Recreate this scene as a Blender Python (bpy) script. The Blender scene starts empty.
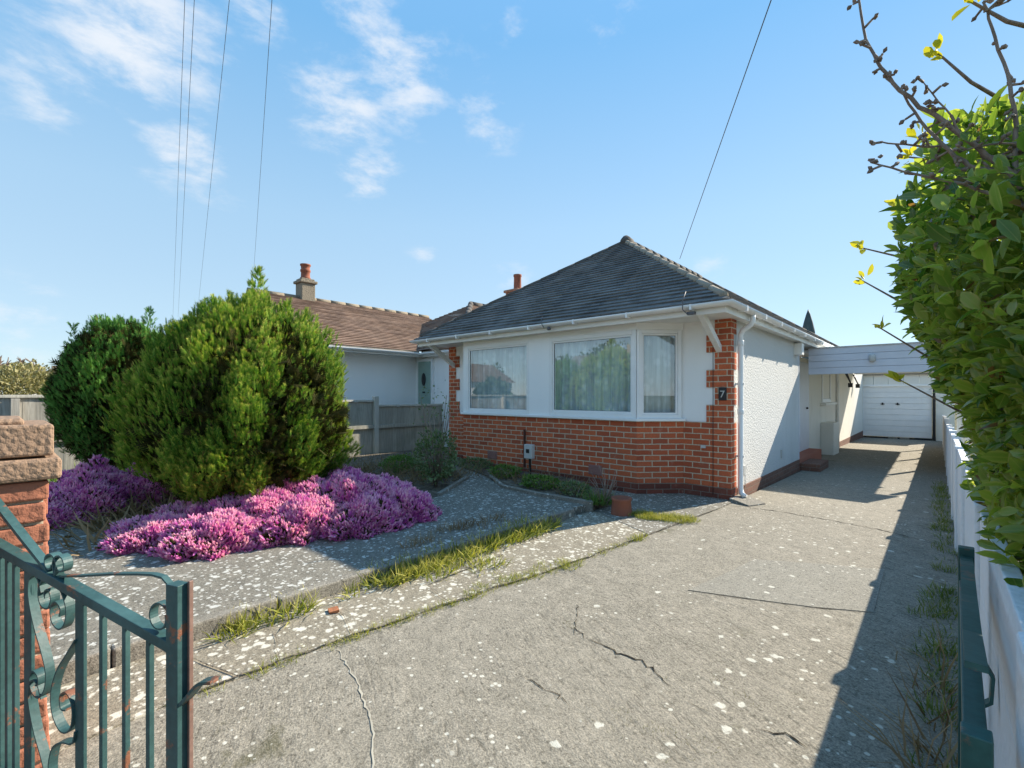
import bpy, math, random
import numpy as np
from mathutils import Vector, Matrix

R = math.radians
SC = bpy.context.scene
COL = SC.collection
random.seed(7)
rng = np.random.default_rng(7)

# ------------------------------------------------------------------ camera, sky, sun, exposure
EYE = 1.37
cd = bpy.data.cameras.new('camera')
cam = bpy.data.objects.new('camera', cd); COL.objects.link(cam)
cd.sensor_fit = 'HORIZONTAL'; cd.sensor_width = 36.0
cd.lens = 470 / 1024 * 36.0
cd.shift_y = 11 / 1024
cd.clip_start = 0.05; cd.clip_end = 2000
cam.location = (0, 0, EYE)
cam.rotation_euler = (R(90), 0, R(42.189))
SC.camera = cam

SUN_AZ, SUN_EL = R(18.3), R(31.0)        # azimuth from +Y towards +X
sd = bpy.data.lights.new('sun', 'SUN'); sun = bpy.data.objects.new('sun', sd); COL.objects.link(sun)
sd.energy = 5.0; sd.angle = R(0.5); sd.color = (1.0, 0.91, 0.76)
sv = Vector((math.sin(SUN_AZ) * math.cos(SUN_EL), math.cos(SUN_AZ) * math.cos(SUN_EL), math.sin(SUN_EL)))
sun.rotation_euler = sv.to_track_quat('Z', 'Y').to_euler()

W = bpy.data.worlds.new('World'); SC.world = W; W.use_nodes = True
wn, wl = W.node_tree.nodes, W.node_tree.links
wn.clear()
w_out = wn.new('ShaderNodeOutputWorld'); w_bg = wn.new('ShaderNodeBackground')
w_bg.inputs['Strength'].default_value = 0.15
sky = wn.new('ShaderNodeTexSky'); sky.sky_type = 'NISHITA'; sky.sun_disc = False
sky.sun_elevation = SUN_EL; sky.sun_rotation = SUN_AZ
sky.air_density = 1.0; sky.dust_density = 0.0; sky.ozone_density = 4.0; sky.altitude = 0
wl.new(w_bg.outputs[0], w_out.inputs[0])


def wmath(op, a, b=None, clamp=False):
    n = wn.new('ShaderNodeMath'); n.operation = op; n.use_clamp = clamp
    for i, x in enumerate((a, b)):
        if x is None: continue
        if isinstance(x, (int, float)): n.inputs[i].default_value = x
        else: wl.new(x, n.inputs[i])
    return n.outputs[0]


# clouds of the sky itself: soft patches round a few directions, broken up by noise
w_tc = wn.new('ShaderNodeTexCoord')
patches = [((-1.266, 0.202, 0.760), 0.224, 1), ((-1.384, 0.095, 0.660), 0.146, 0.85), ((-1.179, 0.281, 0.517), 0.146, 0.95),
           ((-0.943, 0.495, 0.617), 0.168, 0.95), ((-0.848, 0.581, 0.687), 0.179, 0.95), ((-0.888, 0.545, 0.468), 0.146, 0.9),
           ((-0.714, 0.702, 0.596), 0.157, 0.7), ((-0.911, 0.524, 0.840), 0.168, 0.85), ((-1.061, 0.388, 0.830), 0.112, 0.8),
           ((-0.659, 0.752, 0.809), 0.123, 0.65), ((-0.514, 0.884, 0.809), 0.090, 0.6), ((-0.659, 0.752, 0.228), 0.112, 0.85),
           ((-0.809, 0.617, 0.298), 0.067, 0.7), ((-1.471, 0.016, 0.155), 0.123, 0.95), ((-0.352, 1.031, 0.262), 0.101, 0.6),
           ((-1.266, 0.202, 0.638), 0.101, 0.6), ((0.6, -0.9, 0.5), 0.448, .8), ((-0.6, -0.9, 0.45), 0.336, .8), ((-0.1, -0.9, 0.75), 0.280, .8)]
acc = None
for c, r, k in patches:
    v = Vector(c).normalized()
    dn = wn.new('ShaderNodeVectorMath'); dn.operation = 'DISTANCE'
    wl.new(w_tc.outputs['Generated'], dn.inputs[0]); dn.inputs[1].default_value = v
    mr = wn.new('ShaderNodeMapRange'); mr.interpolation_type = 'SMOOTHSTEP'
    mr.inputs['From Min'].default_value = r; mr.inputs['From Max'].default_value = r * 0.1
    mr.inputs['To Min'].default_value = 0; mr.inputs['To Max'].default_value = k
    wl.new(dn.outputs['Value'], mr.inputs['Value'])
    acc = mr.outputs[0] if acc is None else wmath('MAXIMUM', acc, mr.outputs[0])
w_map = wn.new('ShaderNodeMapping'); w_map.inputs['Scale'].default_value = (1, .8, 1.9); w_map.inputs['Rotation'].default_value = (0.25, 0.3, 0.2)
wl.new(w_tc.outputs['Generated'], w_map.inputs['Vector'])
w_nz = wn.new('ShaderNodeTexNoise'); w_nz.inputs['Scale'].default_value = 11; w_nz.inputs['Detail'].default_value = 9
w_nz.inputs['Roughness'].default_value = 0.62; w_nz.inputs['Distortion'].default_value = 0.15
wl.new(w_map.outputs[0], w_nz.inputs['Vector'])
t = wmath('ADD', w_nz.outputs['Fac'], wmath('MULTIPLY', wmath('SUBTRACT', acc, 0.80), 0.36))
cr = wn.new('ShaderNodeMapRange'); cr.interpolation_type = 'SMOOTHSTEP'
cr.inputs['From Min'].default_value = 0.40; cr.inputs['From Max'].default_value = 0.74
wl.new(t, cr.inputs['Value'])
fac = wmath('MULTIPLY', cr.outputs[0], wmath('MULTIPLY', acc, 0.85, True), True)
w_mix = wn.new('ShaderNodeMix'); w_mix.data_type = 'RGBA'
# clear spring sky: blend the physical sky with a blue ramp that pales towards the horizon
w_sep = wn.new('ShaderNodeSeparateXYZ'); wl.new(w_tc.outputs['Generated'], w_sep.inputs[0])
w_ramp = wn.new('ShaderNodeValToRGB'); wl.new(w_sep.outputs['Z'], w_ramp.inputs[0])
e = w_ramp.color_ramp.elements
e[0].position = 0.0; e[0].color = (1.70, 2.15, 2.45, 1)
e[1].position = 1.0; e[1].color = (0.85, 1.95, 3.6, 1)  # zenith, out of view: brightened to add blue fill in the shaded parts
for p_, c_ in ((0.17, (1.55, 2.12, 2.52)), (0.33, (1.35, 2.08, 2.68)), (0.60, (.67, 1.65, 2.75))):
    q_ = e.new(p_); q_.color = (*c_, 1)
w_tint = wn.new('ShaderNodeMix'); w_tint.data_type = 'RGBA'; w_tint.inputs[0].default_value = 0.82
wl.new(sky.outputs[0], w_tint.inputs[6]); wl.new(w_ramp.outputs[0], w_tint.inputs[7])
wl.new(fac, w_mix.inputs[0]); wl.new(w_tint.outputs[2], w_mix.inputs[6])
w_mix.inputs[7].default_value = (2.95, 3.05, 3.2, 1)
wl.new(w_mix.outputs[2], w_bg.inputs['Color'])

SC.view_settings.view_transform = 'Standard'; SC.view_settings.look = 'None'
SC.view_settings.gamma = 1; SC.view_settings.use_curve_mapping = False
SC.view_settings.exposure = 1.08
SC.render.engine = 'CYCLES'
SC.cycles.max_bounces = 8; SC.cycles.transparent_max_bounces = 16
SC.cycles.use_denoising = True


# ------------------------------------------------------------------ materials
class Mat:
    def __init__(s, name, rough=0.85, spec=0.3):
        s.m = bpy.data.materials.new(name); s.m.use_nodes = True
        s.nt = s.m.node_tree; s.N = s.nt.nodes; s.L = s.nt.links
        s.N.clear()
        s.out = s.N.new('ShaderNodeOutputMaterial'); s.p = s.N.new('ShaderNodeBsdfPrincipled')
        s.L.new(s.p.outputs[0], s.out.inputs[0])
        s.p.inputs['Roughness'].default_value = rough
        s.p.inputs['Specular IOR Level'].default_value = spec
        s.tc = s.N.new('ShaderNodeTexCoord'); s.geo = None

    def set(s, sock, x):
        if isinstance(x, (int, float)): sock.default_value = x
        elif isinstance(x, tuple): sock.default_value = x if len(x) == 4 or sock.type == 'VECTOR' else (*x, 1)
        else: s.L.new(x, sock)

    def uv(s): return s.tc.outputs['UV']
    def ob(s): return s.tc.outputs['Object']

    def mapping(s, vec, scale=(1, 1, 1), rot=(0, 0, 0), loc=(0, 0, 0)):
        n = s.N.new('ShaderNodeMapping'); s.L.new(vec, n.inputs['Vector'])
        n.inputs['Scale'].default_value = scale; n.inputs['Rotation'].default_value = rot
        n.inputs['Location'].default_value = loc
        return n.outputs[0]

    def noise(s, vec, scale, detail=4, rough=0.55, dist=0, col=False):
        n = s.N.new('ShaderNodeTexNoise'); s.L.new(vec, n.inputs['Vector'])
        n.inputs['Scale'].default_value = scale; n.inputs['Detail'].default_value = detail
        n.inputs['Roughness'].default_value = rough; n.inputs['Distortion'].default_value = dist
        return n.outputs['Color' if col else 'Fac']

    def vor(s, vec, scale, feature='F1', rnd=1.0, out='Distance'):
        n = s.N.new('ShaderNodeTexVoronoi'); s.L.new(vec, n.inputs['Vector']); n.feature = feature
        n.inputs['Scale'].default_value = scale; n.inputs['Randomness'].default_value = rnd
        return n.outputs[out]

    def wave(s, vec, scale, dist=0, detail=2, direction='X', prof='SIN'):
        n = s.N.new('ShaderNodeTexWave'); s.L.new(vec, n.inputs['Vector']); n.bands_direction = direction
        n.wave_profile = prof
        n.inputs['Scale'].default_value = scale; n.inputs['Distortion'].default_value = dist
        n.inputs['Detail'].default_value = detail
        return n.outputs['Fac']

    def math(s, op, a, b=None, clamp=False):
        n = s.N.new('ShaderNodeMath'); n.operation = op; n.use_clamp = clamp
        for i, x in enumerate((a, b)):
            if x is not None: s.set(n.inputs[i], x)
        return n.outputs[0]

    def ramp(s, f, lo, hi, a=0.0, b=1.0):
        n = s.N.new('ShaderNodeMapRange'); n.interpolation_type = 'SMOOTHSTEP'
        s.L.new(f, n.inputs['Value'])
        n.inputs['From Min'].default_value = lo; n.inputs['From Max'].default_value = hi
        n.inputs['To Min'].default_value = a; n.inputs['To Max'].default_value = b
        return n.outputs[0]

    def mix(s, f, a, b, mode='MIX'):
        n = s.N.new('ShaderNodeMix'); n.data_type = 'RGBA'; n.blend_type = mode
        s.set(n.inputs[0], f); s.set(n.inputs[6], a); s.set(n.inputs[7], b)
        return n.outputs[2]

    def island(s):
        if s.geo is None: s.geo = s.N.new('ShaderNodeNewGeometry')
        return s.geo.outputs['Random Per Island']

    def bump(s, h, dist=0.01, strength=1.0):
        n = s.N.new('ShaderNodeBump'); s.L.new(h, n.inputs['Height'])
        n.inputs['Distance'].default_value = dist; n.inputs['Strength'].default_value = strength
        s.L.new(n.outputs[0], s.p.inputs['Normal'])

    def col(s, x): s.set(s.p.inputs['Base Color'], x)


def mk_plain(name, c, rough=0.5, spec=0.4, var=0.12, scale=6, dirt=0.0):
    m = Mat(name, rough, spec)
    n = m.noise(m.ob(), scale, 5)
    base = m.mix(m.ramp(n, 0.3, 0.7), tuple(x * (1 - var) for x in c), tuple(min(1, x * (1 + var * .6)) for x in c))
    if dirt:
        d = m.noise(m.mapping(m.ob(), (1, 1, 0.25)), 9, 6, 0.65)
        base = m.mix(m.ramp(d, 0.55, 0.8, 0, dirt), base, (c[0] * .45, c[1] * .43, c[2] * .38))
    m.col(base)
    m.bump(m.noise(m.ob(), scale * 14, 3), 0.001, 0.4)
    return m.m


def mk_brick(name, c1, c2, mortar, w=0.225, h=0.0775, stain=0.25, size=0.011):
    m = Mat(name, 0.9, 0.2)
    b = m.N.new('ShaderNodeTexBrick'); jit = m.noise(m.uv(), 14, 3, 0.5, 0, True)
    vec = m.N.new('ShaderNodeMix'); vec.data_type = 'VECTOR'; vec.blend_type = 'MIX' if hasattr(vec, 'blend_type') else 'MIX'
    mv = m.N.new('ShaderNodeVectorMath'); mv.operation = 'MULTIPLY_ADD'
    m.L.new(jit, mv.inputs[0]); mv.inputs[1].default_value = (0.008, 0.008, 0); m.L.new(m.uv(), mv.inputs[2])
    m.N.remove(vec)
    m.L.new(mv.outputs[0], b.inputs['Vector'])
    b.inputs['Scale'].default_value = 1.0; b.inputs['Brick Width'].default_value = w; b.inputs['Row Height'].default_value = h
    b.inputs['Mortar Size'].default_value = size * .5; b.inputs['Mortar Smooth'].default_value = 0.25; b.inputs['Bias'].default_value = 0.0
    b.inputs['Color1'].default_value = (*c1, 1); b.inputs['Color2'].default_value = (*c2, 1); b.inputs['Mortar'].default_value = (*mortar, 1)
    n = m.noise(m.uv(), 3, 6, 0.6); n2 = m.noise(m.uv(), 45, 5, 0.65)
    c = m.mix(m.ramp(n2, 0.35, 0.75, 0, 0.55), b.outputs['Color'], tuple(x * 0.55 for x in c1))
    c = m.mix(m.ramp(n, 0.48, 0.75, 0, stain), c, (0.16, 0.12, 0.09))
    c = m.mix(m.ramp(m.noise(m.uv(), 7, 7, 0.75), 0.56, 0.72, 0, .5), c, (0.48, 0.30, 0.22))
    c = m.mix(b.outputs['Fac'], c, m.mix(m.ramp(n2, .4, .7), mortar, tuple(x * .72 for x in mortar)))
    m.col(c)
    hgt = m.math('SUBTRACT', m.math('MULTIPLY', n2, 0.35), m.math('MULTIPLY', b.outputs['Fac'], 1.0))
    m.bump(hgt, 0.006, 0.9)
    return m.m


def mk_tile(name, c1, c2, lichen=(0.3, 0.29, 0.2), lf=0.25, w=0.165, h=0.1):
    m = Mat(name, 0.85, 0.25)
    b = m.N.new('ShaderNodeTexBrick'); m.L.new(m.uv(), b.inputs['Vector'])
    b.inputs['Scale'].default_value = 1.0; b.inputs['Brick Width'].default_value = w; b.inputs['Row Height'].default_value = h
    b.inputs['Mortar Size'].default_value = 0.003; b.inputs['Bias'].default_value = 0.0
    b.inputs['Color1'].default_value = (*c1, 1); b.inputs['Color2'].default_value = (*c2, 1)
    b.inputs['Mortar'].default_value = (*[x * .35 for x in c1], 1)
    n = m.noise(m.ob(), 26, 6, 0.7); n3 = m.noise(m.ob(), 2.2, 5)
    c = m.mix(m.ramp(n, 0.55, 0.74, 0, lf), b.outputs['Color'], lichen)
    c = m.mix(m.ramp(n3, 0.4, 0.7, 0, 0.45), c, tuple(x * 1.7 for x in c1))
    m.col(c)
    m.bump(m.math('ADD', m.math('MULTIPLY', n, 0.5), m.math('MULTIPLY', b.outputs['Fac'], -0.6)), 0.006, 0.8)
    return m.m


def mk_concrete(name, base, dark, spots=0.5, spotcol=(0.62, 0.60, 0.53), brush=0.0, brush_rot=0.0, cracks=0.0, slabs=None, moss=0.0, spot_scale=9):
    m = Mat(name, 0.92, 0.2)
    o = m.ob()
    fine = m.noise(o, 120, 4, 0.7); mid = m.noise(o, 11, 6, 0.65); big = m.noise(o, 0.9, 5, 0.6)
    c = m.mix(m.ramp(mid, 0.3, 0.72), dark, base)
    c = m.mix(m.ramp(fine, 0.36, 0.66, 0.0, 0.75), m.mix(0.55, c, (0.035, 0.034, 0.03)), m.mix(0.25, c, tuple(min(1, x * 1.5) for x in base)))
    grit = m.noise(o, 52, 3, 0.75)
    c = m.mix(m.ramp(grit, 0.54, 0.68, 0, 0.85), c, tuple(x * .26 for x in dark))
    c = m.mix(m.ramp(grit, 0.42, 0.30, 0, 0.5), c, tuple(min(1, x * 1.45) for x in base))
    c = m.mix(m.ramp(big, 0.35, 0.7, 0, 0.25), c, tuple(x * 0.72 for x in base))
    hgt = m.math('MULTIPLY', fine, 0.5)
    hgt = m.math('ADD', hgt, m.math('MULTIPLY', mid, 0.9))
    if brush:
        wv = m.noise(m.mapping(m.mapping(o, rot=(0, 0, brush_rot)), (52, 11, 1)), 1.0, 5, 0.65, 0.5)
        amp = m.ramp(m.noise(o, 1.1, 3), 0.38, 0.62); raw = wv
        wv = m.math('MULTIPLY', wv, amp)
        hgt = m.math('ADD', hgt, m.math('MULTIPLY', wv, brush))
        c = m.mix(m.math('MULTIPLY', m.ramp(raw, 0.46, 0.33, 0, 0.6), m.ramp(amp, 0, 1, .45, 1)), c, tuple(x * .30 for x in dark))
    if moss:
        mo = m.noise(m.mapping(o, loc=(3, 1, 0)), 1.6, 7, 0.72)
        c = m.mix(m.ramp(mo, 0.60, 0.70, 0, moss), c, (0.07, 0.065, 0.025))
    if spots:
        wob = m.noise(o, 30, 4, 0.6)
        for k, (sc, thr) in enumerate(((spot_scale, 0.30), (spot_scale * 2.3, 0.32))):
            vd = m.vor(m.mapping(o, loc=(k * 3.1, k, 0)), sc)
            vr = m.vor(m.mapping(o, loc=(k * 3.1, k, 0)), sc, out='Color')
            sx = m.N.new('ShaderNodeSeparateColor'); m.L.new(vr, sx.inputs[0])
            reg = m.ramp(m.noise(m.mapping(o, loc=(k * 7, 2, 0)), 0.9, 3), 0.35, 0.65, -0.15, 0.15)
            keep = m.ramp(m.math('ADD', sx.outputs[0], reg), 1 - spots * 0.9, 1 - spots * 0.9 + 0.05)
            rad = m.math('ADD', vd, m.math('MULTIPLY', m.math('SUBTRACT', wob, 0.5), 0.9))
            rad = m.math('ADD', rad, m.math('MULTIPLY', m.math('SUBTRACT', sx.outputs[1], 0.5), 0.25))
            s_ = m.math('MULTIPLY', m.ramp(rad, thr, thr - 0.12), keep)
            c = m.mix(m.math('MULTIPLY', s_, 0.8), c, spotcol)
    if cracks:
        wv = m.N.new('ShaderNodeVectorMath'); wv.operation = 'MULTIPLY_ADD'
        m.L.new(m.noise(o, 3, 6, 0.6, 0, True), wv.inputs[0]); wv.inputs[1].default_value = (0.35, 0.35, 0.0); m.L.new(o, wv.inputs[2])
        ck = m.vor(wv.outputs[0], 0.42, 'DISTANCE_TO_EDGE')
        msk = m.ramp(m.noise(m.mapping(o, loc=(5, 2, 0)), 0.9, 3), 0.50, 0.58)
        cm = m.math('MULTIPLY', m.ramp(ck, 0.0045, 0.0005), msk)
        c = m.mix(m.math('MULTIPLY', cm, 0.8 * cracks), c, (0.03, 0.028, 0.022))
        hgt = m.math('SUBTRACT', hgt, m.math('MULTIPLY', cm, 2.0))
    m.col(c); m.bump(hgt, 0.006, 1.0)
    return m.m


def mk_wood(name, c, c2, rough=0.85):
    m = Mat(name, rough, 0.2)
    g = m.noise(m.mapping(m.ob(), (18, 18, 1.2)), 3, 6, 0.65)
    n = m.noise(m.ob(), 2.0, 4)
    rnd = m.ramp(m.island(), 0, 1)
    cc = m.mix(m.ramp(g, 0.35, 0.68), c, c2)
    cc = m.mix(m.math('MULTIPLY', rnd, 0.35), cc, tuple(x * .6 for x in c))
    cc = m.mix(m.ramp(n, 0.5, 0.75, 0, 0.4), cc, (c[0] * .55, c[1] * .62, c[2] * .5))
    m.col(cc); m.bump(g, 0.003, 0.8)
    return m.m


def mk_render(name, c, bump=0.006, stain=0.25, scale=38):
    m = Mat(name, 0.92, 0.15)
    n = m.noise(m.ob(), scale, 4, 0.6); b = m.noise(m.mapping(m.ob(), (1, 1, .35)), 2.0, 6, 0.62)
    v = m.vor(m.ob(), scale * 0.9)
    cc = m.mix(m.ramp(b, 0.5, 0.8, 0, stain), c, (c[0] * .62, c[1] * .60, c[2] * .54))
    st = m.noise(m.mapping(m.ob(), (9, 9, .5)), 2.2, 6, 0.7)
    cc = m.mix(m.ramp(st, 0.56, 0.78, 0, stain * .8), cc, (c[0] * .66, c[1] * .64, c[2] * .58))
    m.col(cc); m.bump(m.math('SUBTRACT', n, m.math('MULTIPLY', v, 0.6)), bump, 1.0)
    return m.m


def mk_leaf(name, dark, mid, tip, trans=0.25, rough=0.5, spec=0.35, patch=1.5, tipfrom=0.45, tipto=1.0, tipk=0.8, margin=None, dead=0):
    m = Mat(name, rough, spec)
    r = m.island()
    pn = m.noise(m.ob(), patch, 3)
    c = m.mix(m.ramp(r, 0.0, 1.0), dark, mid)
    c = m.mix(m.ramp(pn, 0.42, 0.66, 0, 0.6), c, mid)
    sx = m.N.new('ShaderNodeSeparateXYZ'); m.L.new(m.uv(), sx.inputs[0])
    tk = m.math('MULTIPLY', m.ramp(sx.outputs[1], tipfrom, tipto), m.math('MULTIPLY', m.ramp(m.math('ADD', pn, m.math('MULTIPLY', r, 0.35)), 0.42, 0.85), tipk))
    c = m.mix(tk, c, tip)
    if margin:
        e = m.math('ABSOLUTE', m.math('SUBTRACT', sx.outputs[0], 0.5))
        mk = m.math('MULTIPLY', m.ramp(e, 0.22, 0.42), m.ramp(r, 0.25, 0.7, 0, .8))
        c = m.mix(mk, c, margin)
        e2 = m.ramp(e, 0.06, 0.0, 0, 0.35)
        c = m.mix(e2, c, margin)
    if dead: c = m.mix(m.ramp(r, 1 - dead, 1 - dead * .9), c, (0.22, 0.13, 0.05))
    m.col(c)
    t = m.N.new('ShaderNodeBsdfTranslucent'); m.set(t.inputs['Color'], m.mix(1.0, c, (1.0, 1.0, 0.55), 'MULTIPLY'))
    mx = m.N.new('ShaderNodeMixShader'); mx.inputs[0].default_value = trans
    m.L.new(m.p.outputs[0], mx.inputs[1]); m.L.new(t.outputs[0], mx.inputs[2]); m.L.new(mx.outputs[0], m.out.inputs[0])
    return m.m


def mk_paint_metal(name, c, rust=0.4):
    m = Mat(name, 0.5, 0.45)
    n = m.noise(m.ob(), 9, 7, 0.7); n2 = m.noise(m.ob(), 50, 4, 0.6)
    cc = m.mix(m.ramp(n2, 0.35, 0.7), tuple(x * .75 for x in c), c)
    cc = m.mix(m.ramp(m.noise(m.ob(), 3, 4), 0.45, 0.7, 0, 0.5), cc, tuple(min(1, x * 1.5 + .02) for x in c))
    cc = m.mix(m.ramp(n, 0.57, 0.63, 0, rust), cc, (0.26, 0.085, 0.035))
    m.col(cc); m.bump(m.math('ADD', n2, m.ramp(n, .6, .66)), 0.0008, 0.8)
    return m.m


def mk_glass(name, refl=0.42, tint=(0.85, 0.92, 0.95)):
    m = Mat(name)
    tr = m.N.new('ShaderNodeBsdfTransparent'); tr.inputs[0].default_value = (*tint, 1)
    gl = m.N.new('ShaderNodeBsdfGlossy'); gl.inputs['Roughness'].default_value = 0.0
    gl.inputs['Color'].default_value = (0.95, 0.97, 1, 1)
    mx = m.N.new('ShaderNodeMixShader'); mx.inputs[0].default_value = refl
    m.L.new(tr.outputs[0], mx.inputs[1]); m.L.new(gl.outputs[0], mx.inputs[2]); m.L.new(mx.outputs[0], m.out.inputs[0])
    return m.m


def mk_curtain(name):
    m = Mat(name, 0.95, 0.1)
    v = m.vor(m.mapping(m.uv(), (1, .7, 1)), 9); n = m.noise(m.mapping(m.uv(), (14, .6, 1)), 1, 4)
    c = m.mix(m.ramp(v, 0.15, 0.5), (0.90, 0.93, 0.91), (0.66, 0.72, 0.70))
    c = m.mix(m.ramp(n, 0.4, 0.6, 0, 0.6), c, (0.34, 0.39, 0.40))
    m.col(c)
    return m.m


def mk_soil(name, a, b):
    m = Mat(name, 1.0, 0.1)
    n = m.noise(m.ob(), 9, 8, 0.7); v = m.vor(m.ob(), 38)
    m.col(m.mix(m.ramp(n, 0.35, 0.7), a, b)); m.bump(m.math('ADD', n, m.math('MULTIPLY', v, 0.5)), 0.04, 1.0)
    return m.m


M = {}
M['brick'] = mk_brick('red brick', (0.62, 0.155, 0.065), (0.38, 0.088, 0.045), (0.64, 0.52, 0.38), size=.015)
M['oldbrick'] = mk_brick('weathered pillar brick', (0.42, 0.17, 0.10), (0.30, 0.115, 0.075), (0.42, 0.34, 0.25), stain=0.5, size=0.014)
M['capbrick'] = mk_render('pitted buff brick', (0.29, 0.195, 0.135), 0.007, 0.7, 60)
M['pinkbrick'] = mk_brick('pale pink brick', (0.55, 0.27, 0.20), (0.45, 0.21, 0.16), (0.5, 0.45, 0.38))
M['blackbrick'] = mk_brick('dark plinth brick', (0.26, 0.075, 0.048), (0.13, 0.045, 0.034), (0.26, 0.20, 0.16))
M['white'] = mk_render('white render', (0.60, 0.595, 0.575), 0.009, 0.22)
M['smoothwhite'] = mk_render('smooth white render', (0.90, 0.90, 0.89), 0.0012, 0.10)
M['cream'] = mk_render('cream painted wall', (0.78, 0.75, 0.68), 0.003, 0.25)
M['upvc'] = mk_plain('white plastic', (0.84, 0.84, 0.83), 0.3, 0.5, 0.03, 3, 0.12)
M['whitewood'] = mk_plain('white painted timber', (0.80, 0.79, 0.75), 0.5, 0.4, 0.06, 4, 0.2)
M['lavender'] = mk_plain('pale grey cladding', (0.62, 0.64, 0.70), 0.45, 0.4, 0.05, 3, 0.15)
M['slate'] = mk_tile('dark roof tile', (0.175, 0.165, 0.155), (0.095, 0.092, 0.090), (0.30, 0.28, 0.24), 0.5)
M['browntile'] = mk_tile('brown roof tile', (0.225, 0.150, 0.108), (0.165, 0.105, 0.078), (0.34, 0.26, 0.2), 0.5)
M['ridge'] = mk_render('lichened ridge tile', (0.115, 0.105, 0.095), 0.01, 0.5)
M['hip'] = mk_render('pale mortar hip', (0.33, 0.285, 0.225), 0.012, 0.5)
M['glass'] = mk_glass('window glass', 0.20)
M['curtain'] = mk_curtain('net curtain')
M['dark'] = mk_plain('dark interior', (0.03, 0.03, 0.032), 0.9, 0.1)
M['black'] = mk_plain('black metal', (0.02, 0.022, 0.025), 0.45, 0.4)
M['drive'] = mk_concrete('brushed drive concrete', (0.395, 0.355, 0.285), (0.265, 0.238, 0.188), 0.085, (0.60, 0.58, 0.50), brush=.8, brush_rot=R(-62), cracks=0.0, moss=0.6, spot_scale=15)
M['palejoint'] = mk_plain('pale worn joint', (0.40, 0.37, 0.30), 0.9, 0.1)
M['patch'] = mk_concrete('smoother repair concrete', (0.36, 0.335, 0.28), (0.29, 0.27, 0.225), 0.10, (0.60, 0.58, 0.50), spot_scale=15)
M['crackdirt'] = mk_soil('crack dirt', (0.045, 0.038, 0.03), (0.10, 0.085, 0.06))
M['slab'] = mk_concrete('lichened slab', (0.38, 0.335, 0.255), (0.25, 0.215, 0.16), 0.85, (0.64, 0.61, 0.52), moss=0.3, spot_scale=13)
M['path'] = mk_concrete('old grey path', (0.30, 0.275, 0.225), (0.185, 0.17, 0.14), 0.75, (0.58, 0.57, 0.52), moss=0.2, spot_scale=14)
M['kerbc'] = mk_concrete('kerb concrete', (0.36, 0.33, 0.28), (0.24, 0.22, 0.18), 0.3, (0.6, 0.58, 0.5), moss=0.4, spot_scale=12)
M['soil'] = mk_soil('garden soil', (0.10, 0.082, 0.062), (0.24, 0.205, 0.16))
M['earth'] = mk_soil('open ground', (0.10, 0.10, 0.055), (0.16, 0.15, 0.09))
M['road'] = mk_concrete('street tarmac', (0.075, 0.075, 0.075), (0.05, 0.05, 0.05), 0.05)
M['fencewood'] = mk_wood('grey weathered boards', (0.31, 0.29, 0.255), (0.46, 0.435, 0.385))
M['midwood'] = mk_wood('brown grey boards', (0.30, 0.285, 0.24), (0.44, 0.41, 0.34))
M['capwood'] = mk_wood('pale fence rail', (0.44, 0.42, 0.36), (0.56, 0.53, 0.46))
M['fencewhite'] = mk_render('white painted concrete', (0.72, 0.73, 0.75), 0.004, 0.35)
M['green'] = mk_paint_metal('teal painted iron', (0.032, 0.085, 0.085), 0.75)
M['rust'] = mk_paint_metal('rusty peeling iron', (0.20, 0.12, 0.095), 1.0)
M['brickface'] = mk_render('crumbling red brick', (0.33, 0.135, 0.085), 0.008, 0.55, 30)
M['mortar'] = mk_render('sandy mortar', (0.40, 0.33, 0.25), 0.01, 0.4, 50)
M['darkgreen'] = mk_paint_metal('dark green painted iron', (0.022, 0.085, 0.075), 0.35)
M['terracotta'] = mk_render('terracotta', (0.42, 0.17, 0.085), 0.004, 0.5)
M['darkpot'] = mk_render('sooty clay pot', (0.30, 0.115, 0.075), 0.004, 0.8)
M['stone'] = mk_render('stack render', (0.27, 0.23, 0.175), 0.015, 0.6)
M['stepred'] = mk_render('red step paint', (0.40, 0.15, 0.10), 0.003, 0.5)
M['stepbrick'] = mk_brick('brown step brick', (0.24, 0.12, 0.085), (0.19, 0.095, 0.07), (0.25, 0.19, 0.15))
M['sage'] = mk_plain('sage door paint', (0.27, 0.38, 0.33), 0.4, 0.4, 0.06)
M['reddoor'] = mk_plain('red door paint', (0.62, 0.04, 0.05), 0.4, 0.4, 0.06)
M['greybox'] = mk_plain('grey meter plastic', (0.52, 0.52, 0.50), 0.5, 0.4, 0.06, 6, 0.3)
M['bark'] = mk_wood('bark', (0.10, 0.075, 0.055), (0.20, 0.16, 0.12))
M['twig'] = mk_wood('bare twig', (0.20, 0.145, 0.11), (0.33, 0.26, 0.21))
M['steel'] = mk_plain('galvanised wire', (0.10, 0.10, 0.11), 0.5, 0.5)
M['conifer'] = mk_leaf('golden conifer sprays', (0.05, 0.15, 0.020), (0.21, 0.36, 0.04), (0.68, 0.62, 0.14), 0.32, 0.75, 0.12, 1.3, 0.35, 1.0, 0.9, dead=.035)
M['darkconifer'] = mk_leaf('dark conifer sprays', (0.05, 0.15, 0.03), (0.14, 0.31, 0.06), (0.36, 0.36, 0.08), 0.15, 0.75, 0.12, 1.6, 0.6, 1.0, 0.35, dead=.03)
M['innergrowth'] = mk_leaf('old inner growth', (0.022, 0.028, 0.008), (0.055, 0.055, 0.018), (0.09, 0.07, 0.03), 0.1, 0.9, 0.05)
M['heather'] = mk_leaf('heather flower spikes', (0.60, 0.11, 0.52), (0.88, 0.30, 0.73), (1.0, 0.72, 0.88), 0.35, 0.8, 0.1, 7, 0.3, 1.0, 0.95)
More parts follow.
